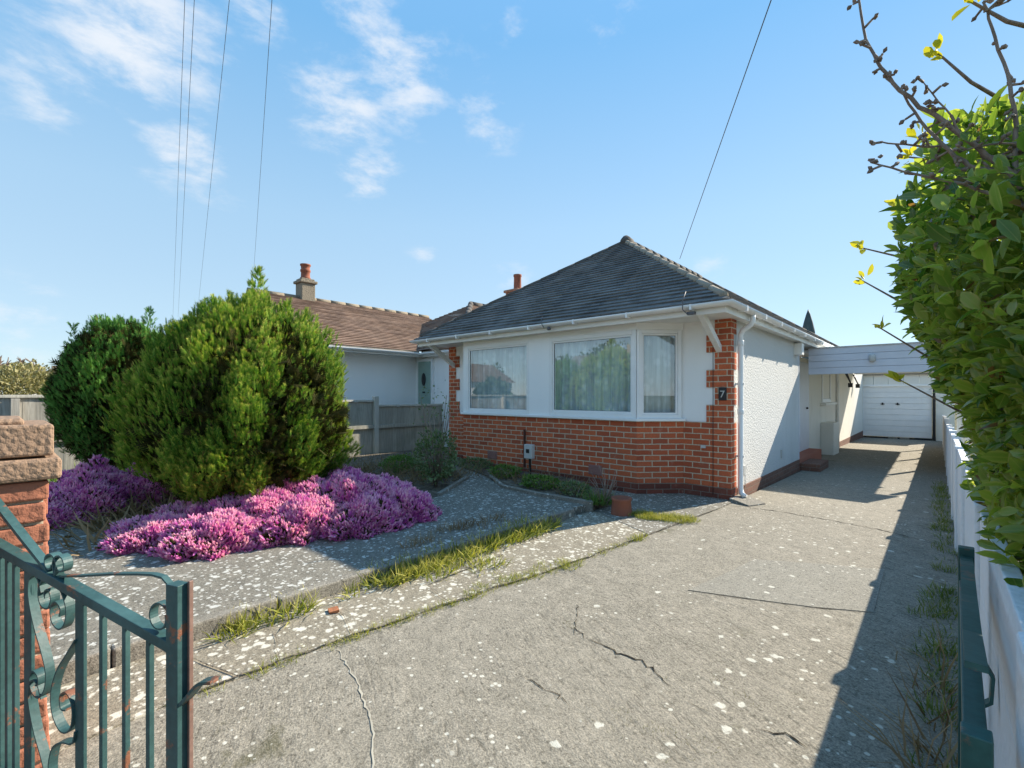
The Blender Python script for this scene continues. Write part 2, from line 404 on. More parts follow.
M['heathleaf'] = mk_leaf('heather foliage', (0.04, 0.05, 0.015), (0.10, 0.10, 0.03), (0.20, 0.15, 0.07), 0.15, 0.8, 0.1)
M['hedge'] = mk_leaf('glossy hedge leaves', (0.07, 0.16, 0.022), (0.32, 0.43, 0.07), (0.46, 0.50, 0.11), 0.58, 0.26, 0.7, 3.5, 0.5, 1.0, 0.4, margin=(0.46, 0.46, 0.12), dead=.03)
M['youngleaf'] = mk_leaf('bright yellow young leaves', (0.50, 0.46, 0.03), (0.62, 0.58, 0.05), (0.7, 0.64, 0.1), 0.4, 0.45, 0.4)
M['grass'] = mk_leaf('dry yellow green grass', (0.15, 0.19, 0.025), (0.36, 0.37, 0.06), (0.64, 0.54, 0.20), 0.35, 0.7, 0.2, 5, 0.3, 1.0, 0.8)
M['fencegrass'] = mk_leaf('short mixed grass', (0.07, 0.13, 0.02), (0.20, 0.24, 0.045), (0.45, 0.38, 0.15), 0.3, 0.7, 0.2, 6, 0.3, 1.0, 0.7)
M['moss'] = mk_leaf('drive moss', (0.10, 0.095, 0.025), (0.20, 0.19, 0.04), (0.36, 0.34, 0.08), 0.2, 0.8, 0.1, 6)
M['weed'] = mk_leaf('green weeds', (0.06, 0.14, 0.025), (0.15, 0.26, 0.05), (0.30, 0.34, 0.10), 0.3, 0.6, 0.25, 5)
M['bluegreen'] = mk_leaf('grey green shrub leaves', (0.08, 0.13, 0.05), (0.19, 0.26, 0.11), (0.34, 0.34, 0.2), 0.25, 0.6, 0.25, 4)
M['straw'] = mk_leaf('dry brown stalks', (0.16, 0.10, 0.055), (0.32, 0.23, 0.13), (0.42, 0.32, 0.2), 0.2, 0.85, 0.1)
M['palebush'] = mk_leaf('pale bush leaves', (0.20, 0.18, 0.08), (0.36, 0.33, 0.17), (0.5, 0.46, 0.25), 0.25, 0.7, 0.15, .7)
M['treegreen'] = mk_leaf('street tree leaves', (0.03, 0.05, 0.02), (0.07, 0.10, 0.04), (0.1, 0.12, 0.05), 0.2, 0.7, 0.15, .4)


# ------------------------------------------------------------------ mesh helpers
def tag(o, label=None, cat=None, group=None, kind=None):
    if label: o['label'] = label
    if cat: o['category'] = cat
    if group: o['group'] = group
    if kind: o['kind'] = kind
    return o


def thing(name, label, cat, loc=(0, 0, 0), group=None):
    o = bpy.data.objects.new(name, None); COL.objects.link(o); o.location = loc; o.empty_display_size = 0.2
    return tag(o, label, cat, group)


def base_of(o):
    v = Vector((0, 0, 0))
    while o is not None:
        v += o.location; o = o.parent
    return v


class MB:
    """collects shapes in world coordinates; build() links them as ONE mesh object"""
    def __init__(s): s.v = []; s.f = []; s.sm = []

    def add(s, vs, fs, smooth=False):
        k = len(s.v); s.v.extend([tuple(p) for p in vs]); s.f.extend([tuple(i + k for i in f) for f in fs])
        s.sm.extend([smooth] * len(fs)); return s

    def box(s, x0, x1, y0, y1, z0, z1):
        x0, x1 = sorted((x0, x1)); y0, y1 = sorted((y0, y1)); z0, z1 = sorted((z0, z1))
        v = [(x, y, z) for z in (z0, z1) for y in (y0, y1) for x in (x0, x1)]
        return s.add(v, [(0, 2, 3, 1), (4, 5, 7, 6), (0, 1, 5, 4), (2, 6, 7, 3), (0, 4, 6, 2), (1, 3, 7, 5)])

    def obox(s, c, d, w, t, z0, z1, z2=None):
        """box along horizontal vector d (from c, full length), thickness t across, between z0 and z1 (z1->z2 at the far end)"""
        d = Vector((d[0], d[1], 0)); L = d.length; d.normalize(); n = Vector((-d.y, d.x, 0)) * (t / 2)
        a = Vector((c[0], c[1], 0)); b = a + d * w
        z2 = z1 if z2 is None else z2
        v = []
        for p, zt in ((a, z1), (b, z2)):
            for q in (-n, n):
                v += [(p.x + q.x, p.y + q.y, z0), (p.x + q.x, p.y + q.y, zt)]
        return s.add(v, [(0, 1, 3, 2), (4, 6, 7, 5), (0, 4, 5, 1), (2, 3, 7, 6), (1, 5, 7, 3), (0, 2, 6, 4)])

    def prism(s, pts, z0, z1):
        n = len(pts)
        area = sum(pts[i][0] * pts[(i + 1) % n][1] - pts[(i + 1) % n][0] * pts[i][1] for i in range(n))
        if area < 0: pts = pts[::-1]
        v = [(p[0], p[1], z0(p) if callable(z0) else z0) for p in pts] + [(p[0], p[1], z1(p) if callable(z1) else z1) for p in pts]
        f = [tuple(range(n - 1, -1, -1)), tuple(range(n, 2 * n))]
        f += [(i, (i + 1) % n, n + (i + 1) % n, n + i) for i in range(n)]
        return s.add(v, f)

    def quad(s, a, b, c, d): return s.add([a, b, c, d], [(0, 1, 2, 3)])

    def tube(s, pts, r, n=6, cap=True):
        pts = [Vector(p) for p in pts]; m = len(pts)
        rs = r if isinstance(r, (list, tuple)) else [r] * m
        t0 = (pts[1] - pts[0]).normalized()
        up = Vector((0, 0, 1)) if abs(t0.z) < 0.9 else Vector((1, 0, 0))
        nrm = t0.cross(up).normalized()
        v = []
        for i, p in enumerate(pts):
            t = (pts[min(i + 1, m - 1)] - pts[max(i - 1, 0)]).normalized()
            nrm = (nrm - t * nrm.dot(t)).normalized(); b = t.cross(nrm)
            for k in range(n):
                a = 2 * math.pi * k / n
                v.append(p + (nrm * math.cos(a) + b * math.sin(a)) * rs[i])
        f = [(i * n + k, i * n + (k + 1) % n, (i + 1) * n + (k + 1) % n, (i + 1) * n + k) for i in range(m - 1) for k in range(n)]
        if cap: f += [tuple(range(n - 1, -1, -1)), tuple((m - 1) * n + k for k in range(n))]
        return s.add(v, f, True)

    def lathe(s, c, prof, n=20):
        v = [(c[0] + r * math.cos(2 * math.pi * k / n), c[1] + r * math.sin(2 * math.pi * k / n), c[2] + z) for r, z in prof for k in range(n)]
        f = [(i * n + k, i * n + (k + 1) % n, (i + 1) * n + (k + 1) % n, (i + 1) * n + k) for i in range(len(prof) - 1) for k in range(n)]
        f += [tuple(range(n - 1, -1, -1)), tuple((len(prof) - 1) * n + k for k in range(n))]
        return s.add(v, f, True)

    def strip(s, pts, wdir, w, t):
        """flat bar swept along a path: width w along wdir, thickness t in the plane of the path"""
        pts = [Vector(p) for p in pts]; wd = Vector(wdir).normalized(); m = len(pts); v = []
        for i, p in enumerate(pts):
            tg = (pts[min(i + 1, m - 1)] - pts[max(i - 1, 0)]).normalized(); nn = tg.cross(wd).normalized()
            v += [p + wd * w / 2 + nn * t / 2, p - wd * w / 2 + nn * t / 2, p - wd * w / 2 - nn * t / 2, p + wd * w / 2 - nn * t / 2]
        f = [(4 * i + k, 4 * i + (k + 1) % 4, 4 * i + 4 + (k + 1) % 4, 4 * i + 4 + k) for i in range(m - 1) for k in range(4)]
        f += [(3, 2, 1, 0), (4 * m - 4, 4 * m - 3, 4 * m - 2, 4 * m - 1)]
        return s.add(v, f)

    def build(s, name, mat, parent=None, bevel=0.0):
        me = bpy.data.meshes.new(name)
        o = bpy.data.objects.new(name, me); COL.objects.link(o)
        if parent is not None: o.parent = parent
        off = base_of(parent) if parent is not None else Vector((0, 0, 0))
        if parent is None and s.v:
            a = np.array(s.v); off = Vector((float(a[:, 0].mean()), float(a[:, 1].mean()), float(a[:, 2].min()))); o.location = off
        me.from_pydata([(p[0] - off.x, p[1] - off.y, p[2] - off.z) for p in s.v], [], s.f)
        me.polygons.foreach_set('use_smooth', s.sm)
        uvl = me.uv_layers.new(name='UVMap'); data = np.zeros((len(me.loops), 2), np.float32)
        for p in me.polygons:
            n = p.normal
            if abs(n.z) > 0.95: t = Vector((1, 0, 0)); b = Vector((0, 1, 0))
            else:
                t = Vector((0, 0, 1)).cross(n).normalized(); b = n.cross(t)
            for li in p.loop_indices:
                q = Vector(s.v[me.loops[li].vertex_index]); data[li] = (q.dot(t), q.dot(b))
        uvl.data.foreach_set('uv', data.ravel())
        me.materials.append(M[mat] if isinstance(mat, str) else mat)
        me.validate(); me.update()
        if bevel:
            bm = o.modifiers.new('bevel', 'BEVEL'); bm.width = bevel; bm.segments = 2; bm.limit_method = 'ANGLE'
        return o


def leaves(name, mat, P, T, N, S, verts, faces, uvs, parent=None, wid=1.0):
    """many small leaves as one mesh. P positions, T axis along leaf, N leaf normal hint, S sizes; template verts in (x across, y along, z normal)"""
    P = np.asarray(P, float); T = np.asarray(T, float); N = np.asarray(N, float); S = np.asarray(S, float)
    T /= np.linalg.norm(T, axis=1, keepdims=True) + 1e-9
    X = np.cross(T, N); X /= np.linalg.norm(X, axis=1, keepdims=True) + 1e-9
    Z = np.cross(X, T)
    tv = np.asarray(verts, float); k = len(tv); n = len(P)
    V = P[:, None, :] + S[:, None, None] * (tv[None, :, 0:1] * wid * X[:, None, :] + tv[None, :, 1:2] * T[:, None, :] + tv[None, :, 2:3] * Z[:, None, :])
    V = V.reshape(-1, 3)
    fl = [len(f) for f in faces]; tot = sum(fl)
    flat = np.concatenate([np.asarray(f) for f in faces])
    loops = (flat[None, :] + (np.arange(n) * k)[:, None]).ravel()
    starts = np.concatenate([[0], np.cumsum(fl)[:-1]])
    ls = (starts[None, :] + (np.arange(n) * tot)[:, None]).ravel()
    me = bpy.data.meshes.new(name); o = bpy.data.objects.new(name, me); COL.objects.link(o)
    if parent is not None:
        o.parent = parent; off = np.array(base_of(parent))
    else:
        off = np.array([V[:, 0].mean(), V[:, 1].mean(), V[:, 2].min()]); o.location = off
    V = V - off
    me.vertices.add(len(V)); me.vertices.foreach_set('co', V.ravel().astype(np.float32))
    me.loops.add(len(loops)); me.loops.foreach_set('vertex_index', loops.astype(np.int32))
    me.polygons.add(len(ls)); me.polygons.foreach_set('loop_start', ls.astype(np.int32))
    me.update(calc_edges=True)
    uvl = me.uv_layers.new(name='UVMap'); u = np.asarray(uvs, float)[flat]
    uvl.data.foreach_set('uv', np.tile(u, (n, 1)).ravel().astype(np.float32))
    me.materials.append(M[mat] if isinstance(mat, str) else mat)
    me.validate()
    return o


# leaf templates: (verts, faces, uvs)
def tpl_frond(nside=4, spread=0.34):
    v, f, u = [], [], []
    def tri(a, b, w, va, vb):
        a = np.array(a); b = np.array(b); d = b - a; q = np.array([-d[1], d[0], 0]); q /= np.linalg.norm(q)
        k = len(v); v.extend([a - q * w, a + q * w, b]); f.append((k, k + 1, k + 2)); u.extend([(0, va), (1, va), (.5, vb)])
    tri((0, 0, 0), (0, 1, 0.06), 0.06, 0, 1)
    for i in range(nside):
        y = 0.12 + 0.7 * i / nside
        for sgn in (-1, 1):
            l = spread * (1.15 - 0.6 * i / nside)
            tri((0, y, 0), (sgn * l * 0.75, y + l * 0.95, 0.05 * sgn), 0.055, y, min(1, y + l * .95))
    return v, f, u


def tpl_blade(w=0.05, bend=0.35):
    v = [(-w, 0, 0), (w, 0, 0), (-w * .8, .5, bend * .25), (w * .8, .5, bend * .25), (0, 1, bend)]
    return v, [(0, 1, 3, 2), (2, 3, 4)], [(0, 0), (1, 0), (0, .5), (1, .5), (.5, 1)]


def tpl_leaf(w=0.24, fold=0.07, curl=-0.16):
    ys = (0, 0.18, 0.45, 0.75, 1.0); ws = (0.02, 0.62, 1.0, 0.82, 0.05); zs = [curl * y * y for y in ys]
    v, f, u = [], [], []
    for y, k, z in zip(ys, ws, zs):
        v += [(-w * k, y, z + fold * k), (0, y, z), (w * k, y, z + fold * k)]; u += [(.5 - .5 * k, y), (.5, y), (.5 + .5 * k, y)]
    for i in range(len(ys) - 1):
        a = 3 * i; f += [(a, a + 1, a + 4, a + 3), (a + 1, a + 2, a + 5, a + 4)]
    return v, f, u


def tpl_spike():
    v, f, u = [], [], []
    for a in (0, math.pi / 2):
        c, s_ = math.cos(a), math.sin(a); k = len(v)
        for y, w in ((0, .10), (.35, .17), (.75, .13), (1, .03)):
            v += [(-w * c, y, -w * s_), (w * c, y, w * s_)]; u += [(0, y), (1, y)]
        f += [(k + 2 * i, k + 2 * i + 1, k + 2 * i + 3, k + 2 * i + 2) for i in range(3)]
    return v, f, u


def unit(a): return a / (np.linalg.norm(a, axis=-1, keepdims=True) + 1e-9)


def sphere_dirs(n):
    d = rng.normal(size=(n, 3)); return unit(d)


def lump(d, k=40, amp=0.16, sharp=14, seed=1):
    """uneven radius: a field of bumps over directions"""
    g = np.random.default_rng(seed); c = unit(g.normal(size=(k, 3))); a = g.uniform(0.35, 1, k)
    return 1 + amp * ((np.exp(sharp * (d @ c.T - 1)) * a).max(axis=1) - 0.55)


def gz(y):
    """ground height: level by the gate, falling gently towards the garage"""
    return -0.0195 * (min(max(y, 6.5), 24) - 6.5)


# ------------------------------------------------------------------ the setting: ground, drive, paths
def sheet(name, pts_by_y, dz, mat, kind='structure', thick=0.0):
    """a sheet given as rows (y, x0, x1) laid dz above the ground profile"""
    b = MB()
    for (y0, a0, b0), (y1, a1, b1) in zip(pts_by_y, pts_by_y[1:]):
        b.quad((a0, y0, gz(y0) + dz), (b0, y0, gz(y0) + dz), (b1, y1, gz(y1) + dz), (a1, y1, gz(y1) + dz))
    return tag(b.build(name, mat), kind=kind)


G = MB()
ys = [-600, -30, 6.5, 24, 40, 900]
for a, b_ in zip(ys, ys[1:]):
    G.quad((-900, a, gz(a) - .03), (900, a, gz(a) - .03), (900, b_, gz(b_) - .03), (-900, b_, gz(b_) - .03))
tag(G.build('ground', 'earth'), kind='structure')
sheet('drive', [(-1.2, -2.45, .12), (0.6, -2.52, .12), (1.24, -2.47, .12), (2.24, -2.34, .12), (3.37, -2.17, .12), (4.41, -2.08, .12), (5.81, -1.95, .12), (6.5, -1.93, .12),
                (10.4, -1.93, .12), (10.41, -2.22, .12), (23.5, -2.24, .12)], 0.0, 'drive')
tag(MB().prism([(-3.05, -1.2), (-2.45, -1.2), (-2.52, .6), (-2.47, 1.24), (-2.34, 2.24), (-2.17, 3.37), (-2.10, 4.30), (-3.0, 4.75), (-3.05, 4.3)], -.03, .008).build('slab_paving', 'slab'), kind='structure')
tag(MB().prism([(-3.0, 4.75), (-2.10, 4.30), (-1.95, 5.81), (-1.94, 6.5), (-3.1, 6.5), (-4.3, 5.96), (-3.0, 5.2)], -.03, .012).build('corner_paving', 'path'), kind='structure')
tag(MB().prism([(-3.13, -1.2), (-3.13, 4.3), (-3.05, 4.72), (-4.55, 4.78), (-5.3, 5.25), (-7.4, 6.0), (-7.5, 5.6), (-5.42, 4.95), (-4.72, 3.8), (-4.3, 2.8), (-5.2, 1.4), (-8.6, .3), (-8.6, -1.2)], -.03, .08).build('garden_path', 'path'), kind='structure')
tag(MB().prism([(-9.3, -1.2), (-8.6, -1.2), (-8.6, .3), (-5.2, 1.4), (-4.3, 2.8), (-4.72, 3.8), (-5.42, 4.95), (-7.58, 5.6), (-7.58, 10), (-9.3, 10)], -.03, .06).build('flower_bed', 'soil'), kind='structure')
tag(MB().prism([(-7.4, 6.0), (-5.3, 5.25), (-4.55, 4.78), (-3.05, 4.72), (-2.9, 5.2), (-4.2, 5.97), (-6.7, 6.0), (-7.4, 6.5)], -.03, .10).build('wall_bed', 'soil'), kind='structure')
sheet('pavement', [(-3.2, -60, 60), (-1.2, -60, 60)], -.004, 'slab')
sheet('road', [(-10.5, -60, 60), (-3.2, -60, 60)], -.02, 'road')


def kerb(name, pts, w, z0, z1, label):
    """a row of kerb stones with small gaps"""
    b = MB()
    pts = [Vector((*p, 0)) for p in pts]
    for a, c in zip(pts, pts[1:]):
        d = c - a; L = d.length; d.normalize(); n = max(1, round(L / .9)); x = 0
        for i in range(n):
            l = L / n; q = a + d * x
            dz = random.uniform(-.008, .008); sh = random.uniform(-.008, .008)
            b.obox((q.x + sh * abs(d.y), q.y + sh * abs(d.x)), d, l - .004, w, z0, z1 + dz); x += l
    return tag(b.build(name, 'kerbc', bevel=.012), kind='structure')


kerb('path_kerb', [(-3.09, -1.2), (-3.09, 2.0), (-3.06, 4.38)], .075, -.05, .10, '')
kerb('bed_edging', [(-4.72, 3.82), (-5.42, 4.97)], .06, -.05, .13, '')
kerb('wall_bed_edging', [(-5.2, 5.22), (-4.5, 4.76), (-3.7, 4.68), (-2.98, 4.70)], .05, -.05, .125, '')

# slab joints: thin dark sunk strips between the paving slabs are real gaps filled with earth
b = MB()
for (x0, y0), (x1, y1) in [((-3.05, .62), (-2.5, .80)), ((-3.05, 1.55), (-2.44, 1.36)), ((-3.05, 2.15), (-2.36, 2.0)), ((-3.05, 3.0), (-2.24, 2.72)), ((-3.05, 3.75), (-2.14, 3.55)), ((-2.52, .5), (-2.47, 1.24)),
                           ((-2.47, 1.24), (-2.34, 2.24)), ((-2.34, 2.24), (-2.17, 3.37)), ((-2.17, 3.37), (-2.10, 4.30)), ((-2.85, 1.1), (-2.5, .98)), ((-2.7, 2.1), (-2.75, 2.9)), ((-2.10, 4.30), (-1.97, 5.7)), ((-3.0, 4.75), (-2.15, 4.32)), ((-2.6, 4.58), (-2.3, 5.6)), ((-2.3, 5.6), (-3.0, 6.2))]:
    m_ = 7; prev = None
    for i in range(m_ + 1):
        k = i / m_; x = x0 + (x1 - x0) * k + random.uniform(-.012, .012); y = y0 + (y1 - y0) * k + random.uniform(-.012, .012); w = random.uniform(.002, .0055)
        if prev: b.add([(prev[0] - prev[2], prev[1] + prev[2] * .6, .0145), (prev[0] + prev[2], prev[1] - prev[2] * .6, .0145), (x + w, y - w * .6, .0145), (x - w, y + w * .6, .0145)], [(0, 1, 2, 3) if (prev[2] * (y - prev[1]) + prev[2] * .6 * (x - prev[0])) > 0 else (3, 2, 1, 0)])
        prev = (x, y, w)
tag(b.build('paving_joint', 'soil'), kind='structure')

# a smoother cement repair, cracks and an old bay joint in the drive
tag(MB().prism([(-1.30, 3.27), (-1.20, 3.8), (-1.13, 4.25), (-.7, 4.5), (-.31, 4.69), (-.30, 3.72), (-.6, 3.55), (-.91, 3.42)], -.02, .004).build('drive_patch', 'patch'), kind='structure')


def crack(b, pts, w, wob=.012, z=.003):
    pts = [Vector((*p, 0)) for p in pts]; path = []
    for a, c in zip(pts, pts[1:]):
        n = max(2, int((c - a).length / .03))
        for i in range(n): p = a.lerp(c, i / n); path.append(Vector((p.x + random.gauss(0, wob), p.y + random.gauss(0, wob), 0)))
    path.append(pts[-1]); v = []; m = len(path)
    for i, p in enumerate(path):
        d = (path[min(i + 1, m - 1)] - path[max(i - 1, 0)]).normalized(); q = Vector((-d.y, d.x, 0)) * w * random.uniform(.15, 1) * (.25 + min(1, 6 * min(i, m - 1 - i) / m))
        v += [(p.x - q.x, p.y - q.y, z), (p.x + q.x, p.y + q.y, z)]
    b.add(v, [(2 * i, 2 * i + 2, 2 * i + 3, 2 * i + 1) for i in range(m - 1)])


b = MB()
crack(b, [(-1.65, 2.29), (-1.44, 2.24), (-1.24, 2.22), (-1.13, 2.22), (-1.0, 2.17), (-.92, 2.13)], .006)
crack(b, [(-1.75, 2.6), (-1.62, 2.35), (-1.5, 2.25)], .003); crack(b, [(-.82, 2.08), (-.73, 2.08)], .005, .006)
crack(b, [(-1.95, 6.1), (-1.4, 6.2), (-.78, 6.13), (-.44, 6.04), (.05, 5.8)], .007, .012)
crack(b, [(-.55, 2.09), (-.46, 2.14), (-.38, 2.12)], .005, .006); crack(b, [(-1.31, 3.26), (-.91, 3.41), (-.6, 3.54), (-.29, 3.71)], .003, .004)
crack(b, [(-1.5, 1.75), (-1.2, 1.7)], .003)
tag(b.build('drive_crack', 'crackdirt'), kind='structure')
b = MB(); crack(b, [(-2.45, 1.26), (-2.08, 1.17), (-1.77, 1.07), (-1.2, .75)], .005, .005); tag(b.build('drive_joint', 'palejoint'), kind='structure')

# ------------------------------------------------------------------ the bungalow
XL, XR, YF, YB = -7.58, -1.98, 6.40, 15.6
CH = .0775


def cz(n): return n * CH


bung = thing('bungalow', 'white rendered bungalow with red brick front, bay window and dark hipped roof', 'house', (-4.78, 6.4, 0))
# side wall, front wall behind the bay, left and back walls
b = MB(); b.box(XR - .25, XR - .006, YF + .03, 10.4, .13, 2.40); b.build('side_wall', 'white', bung)
b = MB(); b.box(XR - .45, XR - .255, 10.4, 23.4, -.06, 2.2); b.build('rear_side_wall', 'cream', bung)
b = MB(); b.box(XL, XL + .2, YF + .2, YB, -.3, 2.38); b.box(XL, XR - .26, YB - .2, YB, -.3, 2.38); b.build('wall', 'smoothwhite', bung)
b = MB(); b.box(XR - .26, XR + .012, YF + .225, 10.4, -.15, .128); b.box(XR - .3, XR - .245, 12.72, 23.4, -.42, -.062); b.build('plinth', 'stepbrick', bung)
for xa, xb in ((-2.72, XR - .02), (XL + .02, -7.05)):
    b = MB(); b.box(xa, xb, YF + .02, YF + .22, cz(13), 2.40); b.build('front_panel', 'smoothwhite', bung)
# brick dado with the canted bay
bay = [(-7.10, 6.40), (-6.62, 5.94), (-3.07, 5.94), (-2.61, 6.40)]
b = MB(); b.prism([(XL, YF), (-7.10, YF), (-6.62, 5.94), (-3.07, 5.94), (-2.61, YF), (XR, YF), (XR, YF + .22), (-2.52, YF + .22), (-3.0, 6.16), (-6.7, 6.16), (-7.0, YF + .22), (XL, YF + .22)], -.1, cz(13)); b.build('brick_dado', 'brick', bung)
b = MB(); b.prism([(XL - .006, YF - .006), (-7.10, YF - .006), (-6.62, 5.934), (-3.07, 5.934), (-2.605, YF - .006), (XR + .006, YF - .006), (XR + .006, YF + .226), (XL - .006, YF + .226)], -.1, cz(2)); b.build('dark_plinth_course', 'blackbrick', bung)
# brick corner columns with toothed quoins
for xa, sg in ((XR, -1), (XL, 1)):
    b = MB(); w0, w1 = .205, .315
    for a, c, wide in ((13, 16, 1), (16, 19, 0), (19, 22, 1), (22, 25, 0), (25, 28, 1), (28, 30.5, 0)):
        b.box(xa, xa + sg * (w1 if wide else w0), YF, YF + (.11 if wide else .22) if xa == XR else YF + .4, cz(a), cz(c))
    b.build('brick_column', 'brick', bung)
# bay window: sill, head board, boards between windows, frames, glass, curtains
ZS, ZH = 1.035, 2.27
sill = [(-7.13, 6.36), (-6.64, 5.885), (-3.045, 5.885), (-2.56, 6.37), (-2.66, 6.44), (-3.09, 6.02), (-6.6, 6.02), (-7.05, 6.44)]
b = MB(); b.prism(sill, cz(13) + .002, ZS + .012); b.build('window_sill', 'upvc', bung, bevel=.006)
b = MB(); b.prism([(-7.10, 6.40), (-6.62, 5.94), (-3.07, 5.94), (-2.61, 6.40), (-2.7, 6.45), (-3.1, 6.03), (-6.6, 6.03), (-7.0, 6.45)], ZH, 2.375); b.build('bay_head', 'smoothwhite', bung)
b = MB(); b.box(-4.99, -4.58, 5.925, 6.02, ZS + .012, ZH); b.build('bay_board', 'smoothwhite', bung)
b = MB(); b.box(-6.615, -6.53, 5.935, 6.02, ZS + .012, ZH); b.build('bay_board', 'smoothwhite', bung)


def window(p0, p1, z0, z1, parent, fr=.055, depth=.07, curtain=True, inset=0.0, cols=1, bead=.03):
    """window between plan points p0->p1 (outside is to the right of p0->p1 ... y-), frame with glass and curtain"""
    p0 = Vector((*p0, 0)); p1 = Vector((*p1, 0)); d = (p1 - p0); L = d.length; d.normalize(); n = Vector((d.y, -d.x, 0))
    def bar(b, a, c, za, zb, o0, o1):
        q = p0 + d * a; v = []
        for z in (za, zb):
            for aa in (a, c):
                for o_ in (o0, o1):
                    q = p0 + d * aa + n * o_; v.append((q.x, q.y, z))
        b.add(v, [(0, 2, 3, 1), (4, 5, 7, 6), (0, 1, 5, 4), (2, 6, 7, 3), (0, 4, 6, 2), (1, 3, 7, 5)])
    f = MB()
    for lo, hi, zo in ((0, fr, 0), (L - fr, L, 0)): bar(f, lo, hi, z0, z1, -depth, .012)
    bar(f, fr, L - fr, z0, z0 + fr, -depth, .012); bar(f, fr, L - fr, z1 - fr, z1, -depth, .012)
    i0, i1 = fr, L - fr
    for lo, hi in ((i0, i0 + bead), (i1 - bead, i1)): bar(f, lo, hi, z0 + fr, z1 - fr, -depth * .8, -.004)
    bar(f, i0 + bead, i1 - bead, z0 + fr, z0 + fr + bead, -depth * .8, -.004); bar(f, i0 + bead, i1 - bead, z1 - fr - bead, z1 - fr, -depth * .8, -.004)
    w = f.build('window_frame', 'upvc', parent, bevel=.004)
    g = MB(); a0, a1 = i0 + bead - .004, i1 - bead + .004; o_ = -.02
    za, zb = z0 + fr + bead - .004, z1 - fr - bead + .004
    q = [p0 + d * a0 + n * o_, p0 + d * a1 + n * o_]
    g.quad((q[0].x, q[0].y, za), (q[1].x, q[1].y, za), (q[1].x, q[1].y, zb), (q[0].x, q[0].y, zb)); g.build('glass', 'glass', w)
    s_ = MB()   # dark rubber seal round the glass
    for lo, hi, zz0, zz1 in ((a0, a0 + .008, za, zb), (a1 - .008, a1, za, zb), (a0 + .008, a1 - .008, za, za + .008), (a0 + .008, a1 - .008, zb - .008, zb)): bar(s_, lo, hi, zz0, zz1, -.019, -.012)
    s_.build('seal', 'black', w)
    if curtain:
        c = MB(); m = int(L / .022); v = []
        for i in range(m + 1):
            a = i * L / m; o_ = -.15 + .030 * math.sin(i * .95 + .6 * math.sin(i * .21)) + .014 * math.sin(i * .37 + 1)
            q = p0 + d * a + n * o_; v += [(q.x, q.y, z0 - .02), (q.x, q.y, z1 + .05)]
        c.add(v, [(2 * i, 2 * i + 2, 2 * i + 3, 2 * i + 1) for i in range(m)], True)
        o = c.build('net_curtain', 'curtain', w)
        uvl = o.data.uv_layers[0]; dt = np.zeros((len(o.data.loops), 2), np.float32)
        for li, lp in enumerate(o.data.loops):
            q = Vector(v[lp.vertex_index]); dt[li] = ((q - p0).dot(d), q.z)
        uvl.data.foreach_set('uv', dt.ravel())
    return w


window((-6.53, 5.945), (-4.99, 5.945), ZS + .012, ZH, bung, .05)
window((-4.58, 5.935), (-3.075, 5.935), ZS + .012, ZH, bung, .06)
window((-3.055, 5.955), (-2.628, 6.382), ZS + .012, ZH, bung, .05)
b = MB(); b.obox((-3.068, 5.94), (.02, .014), .03, .03, ZS + .012, ZH); b.build('corner_post', 'upvc', bung)
# room behind the glass
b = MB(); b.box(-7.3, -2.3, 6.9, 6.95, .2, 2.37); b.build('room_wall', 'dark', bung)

# eaves: soffit, fascia, gutter
EX0, EX1, EY0, EY1 = -7.80, -1.74, 5.66, 15.8
b = MB(); b.box(EX0 + .1, EX1 - .12, EY0 + .08, YF + .3, 2.362, 2.375); b.box(XR - .3, EX1 - .1, YF + .3, EY1 - .1, 2.362, 2.375); b.box(EX0 + .1, XL + .2, YF + .3, EY1 - .1, 2.362, 2.375); b.build('soffit', 'whitewood', bung)
b = MB(); b.box(EX0 + .06, EX1 - .09, EY0 + .06, EY0 + .085, 2.335, 2.46); b.box(EX1 - .115, EX1 - .09, EY0 + .085, EY1 - .05, 2.335, 2.46); b.box(EX0 + .06, EX0 + .085, EY0 + .085, EY1 - .05, 2.335, 2.46); b.build('fascia', 'whitewood', bung, bevel=.003)


def gutter(path, name, parent, side, z=2.40, r=.055):
    """half-round channel open at the top along a plan path, with joints"""
    b = MB(); n = 8; prof = [(math.cos(a) * r, -math.sin(a) * r) for a in [math.pi * k / n for k in range(n + 1)]]
    prof2 = [(x * .92, y * .92) for x, y in prof[::-1]]
    pr = prof + prof2
    pts = [Vector((*p, 0)) for p in path]; rings = []
    for i, p in enumerate(pts):
        d0 = (pts[i] - pts[i - 1]).normalized() if i else None; d1 = (pts[i + 1] - pts[i]).normalized() if i < len(pts) - 1 else None
        if d0 is None or d1 is None: d = d1 or d0; nn = Vector((d.y, -d.x, 0))
        else:
            n0 = Vector((d0.y, -d0.x, 0)); n1 = Vector((d1.y, -d1.x, 0)); nn = (n0 + n1); nn = nn / nn.dot(n0)
        rings.append([(p.x + nn.x * x, p.y + nn.y * x, z + r + y) for x, y in pr])
    k = len(pr); v = [q for rg in rings for q in rg]
    b.add(v, [(i * k + j, i * k + (j + 1) % k, (i + 1) * k + (j + 1) % k, (i + 1) * k + j) for i in range(len(pts) - 1) for j in range(k)], True)
    b.add(rings[0], [tuple(range(k))]); b.add(rings[-1], [tuple(range(k - 1, -1, -1))])
    o = b.build(name, 'upvc', parent)
    return o


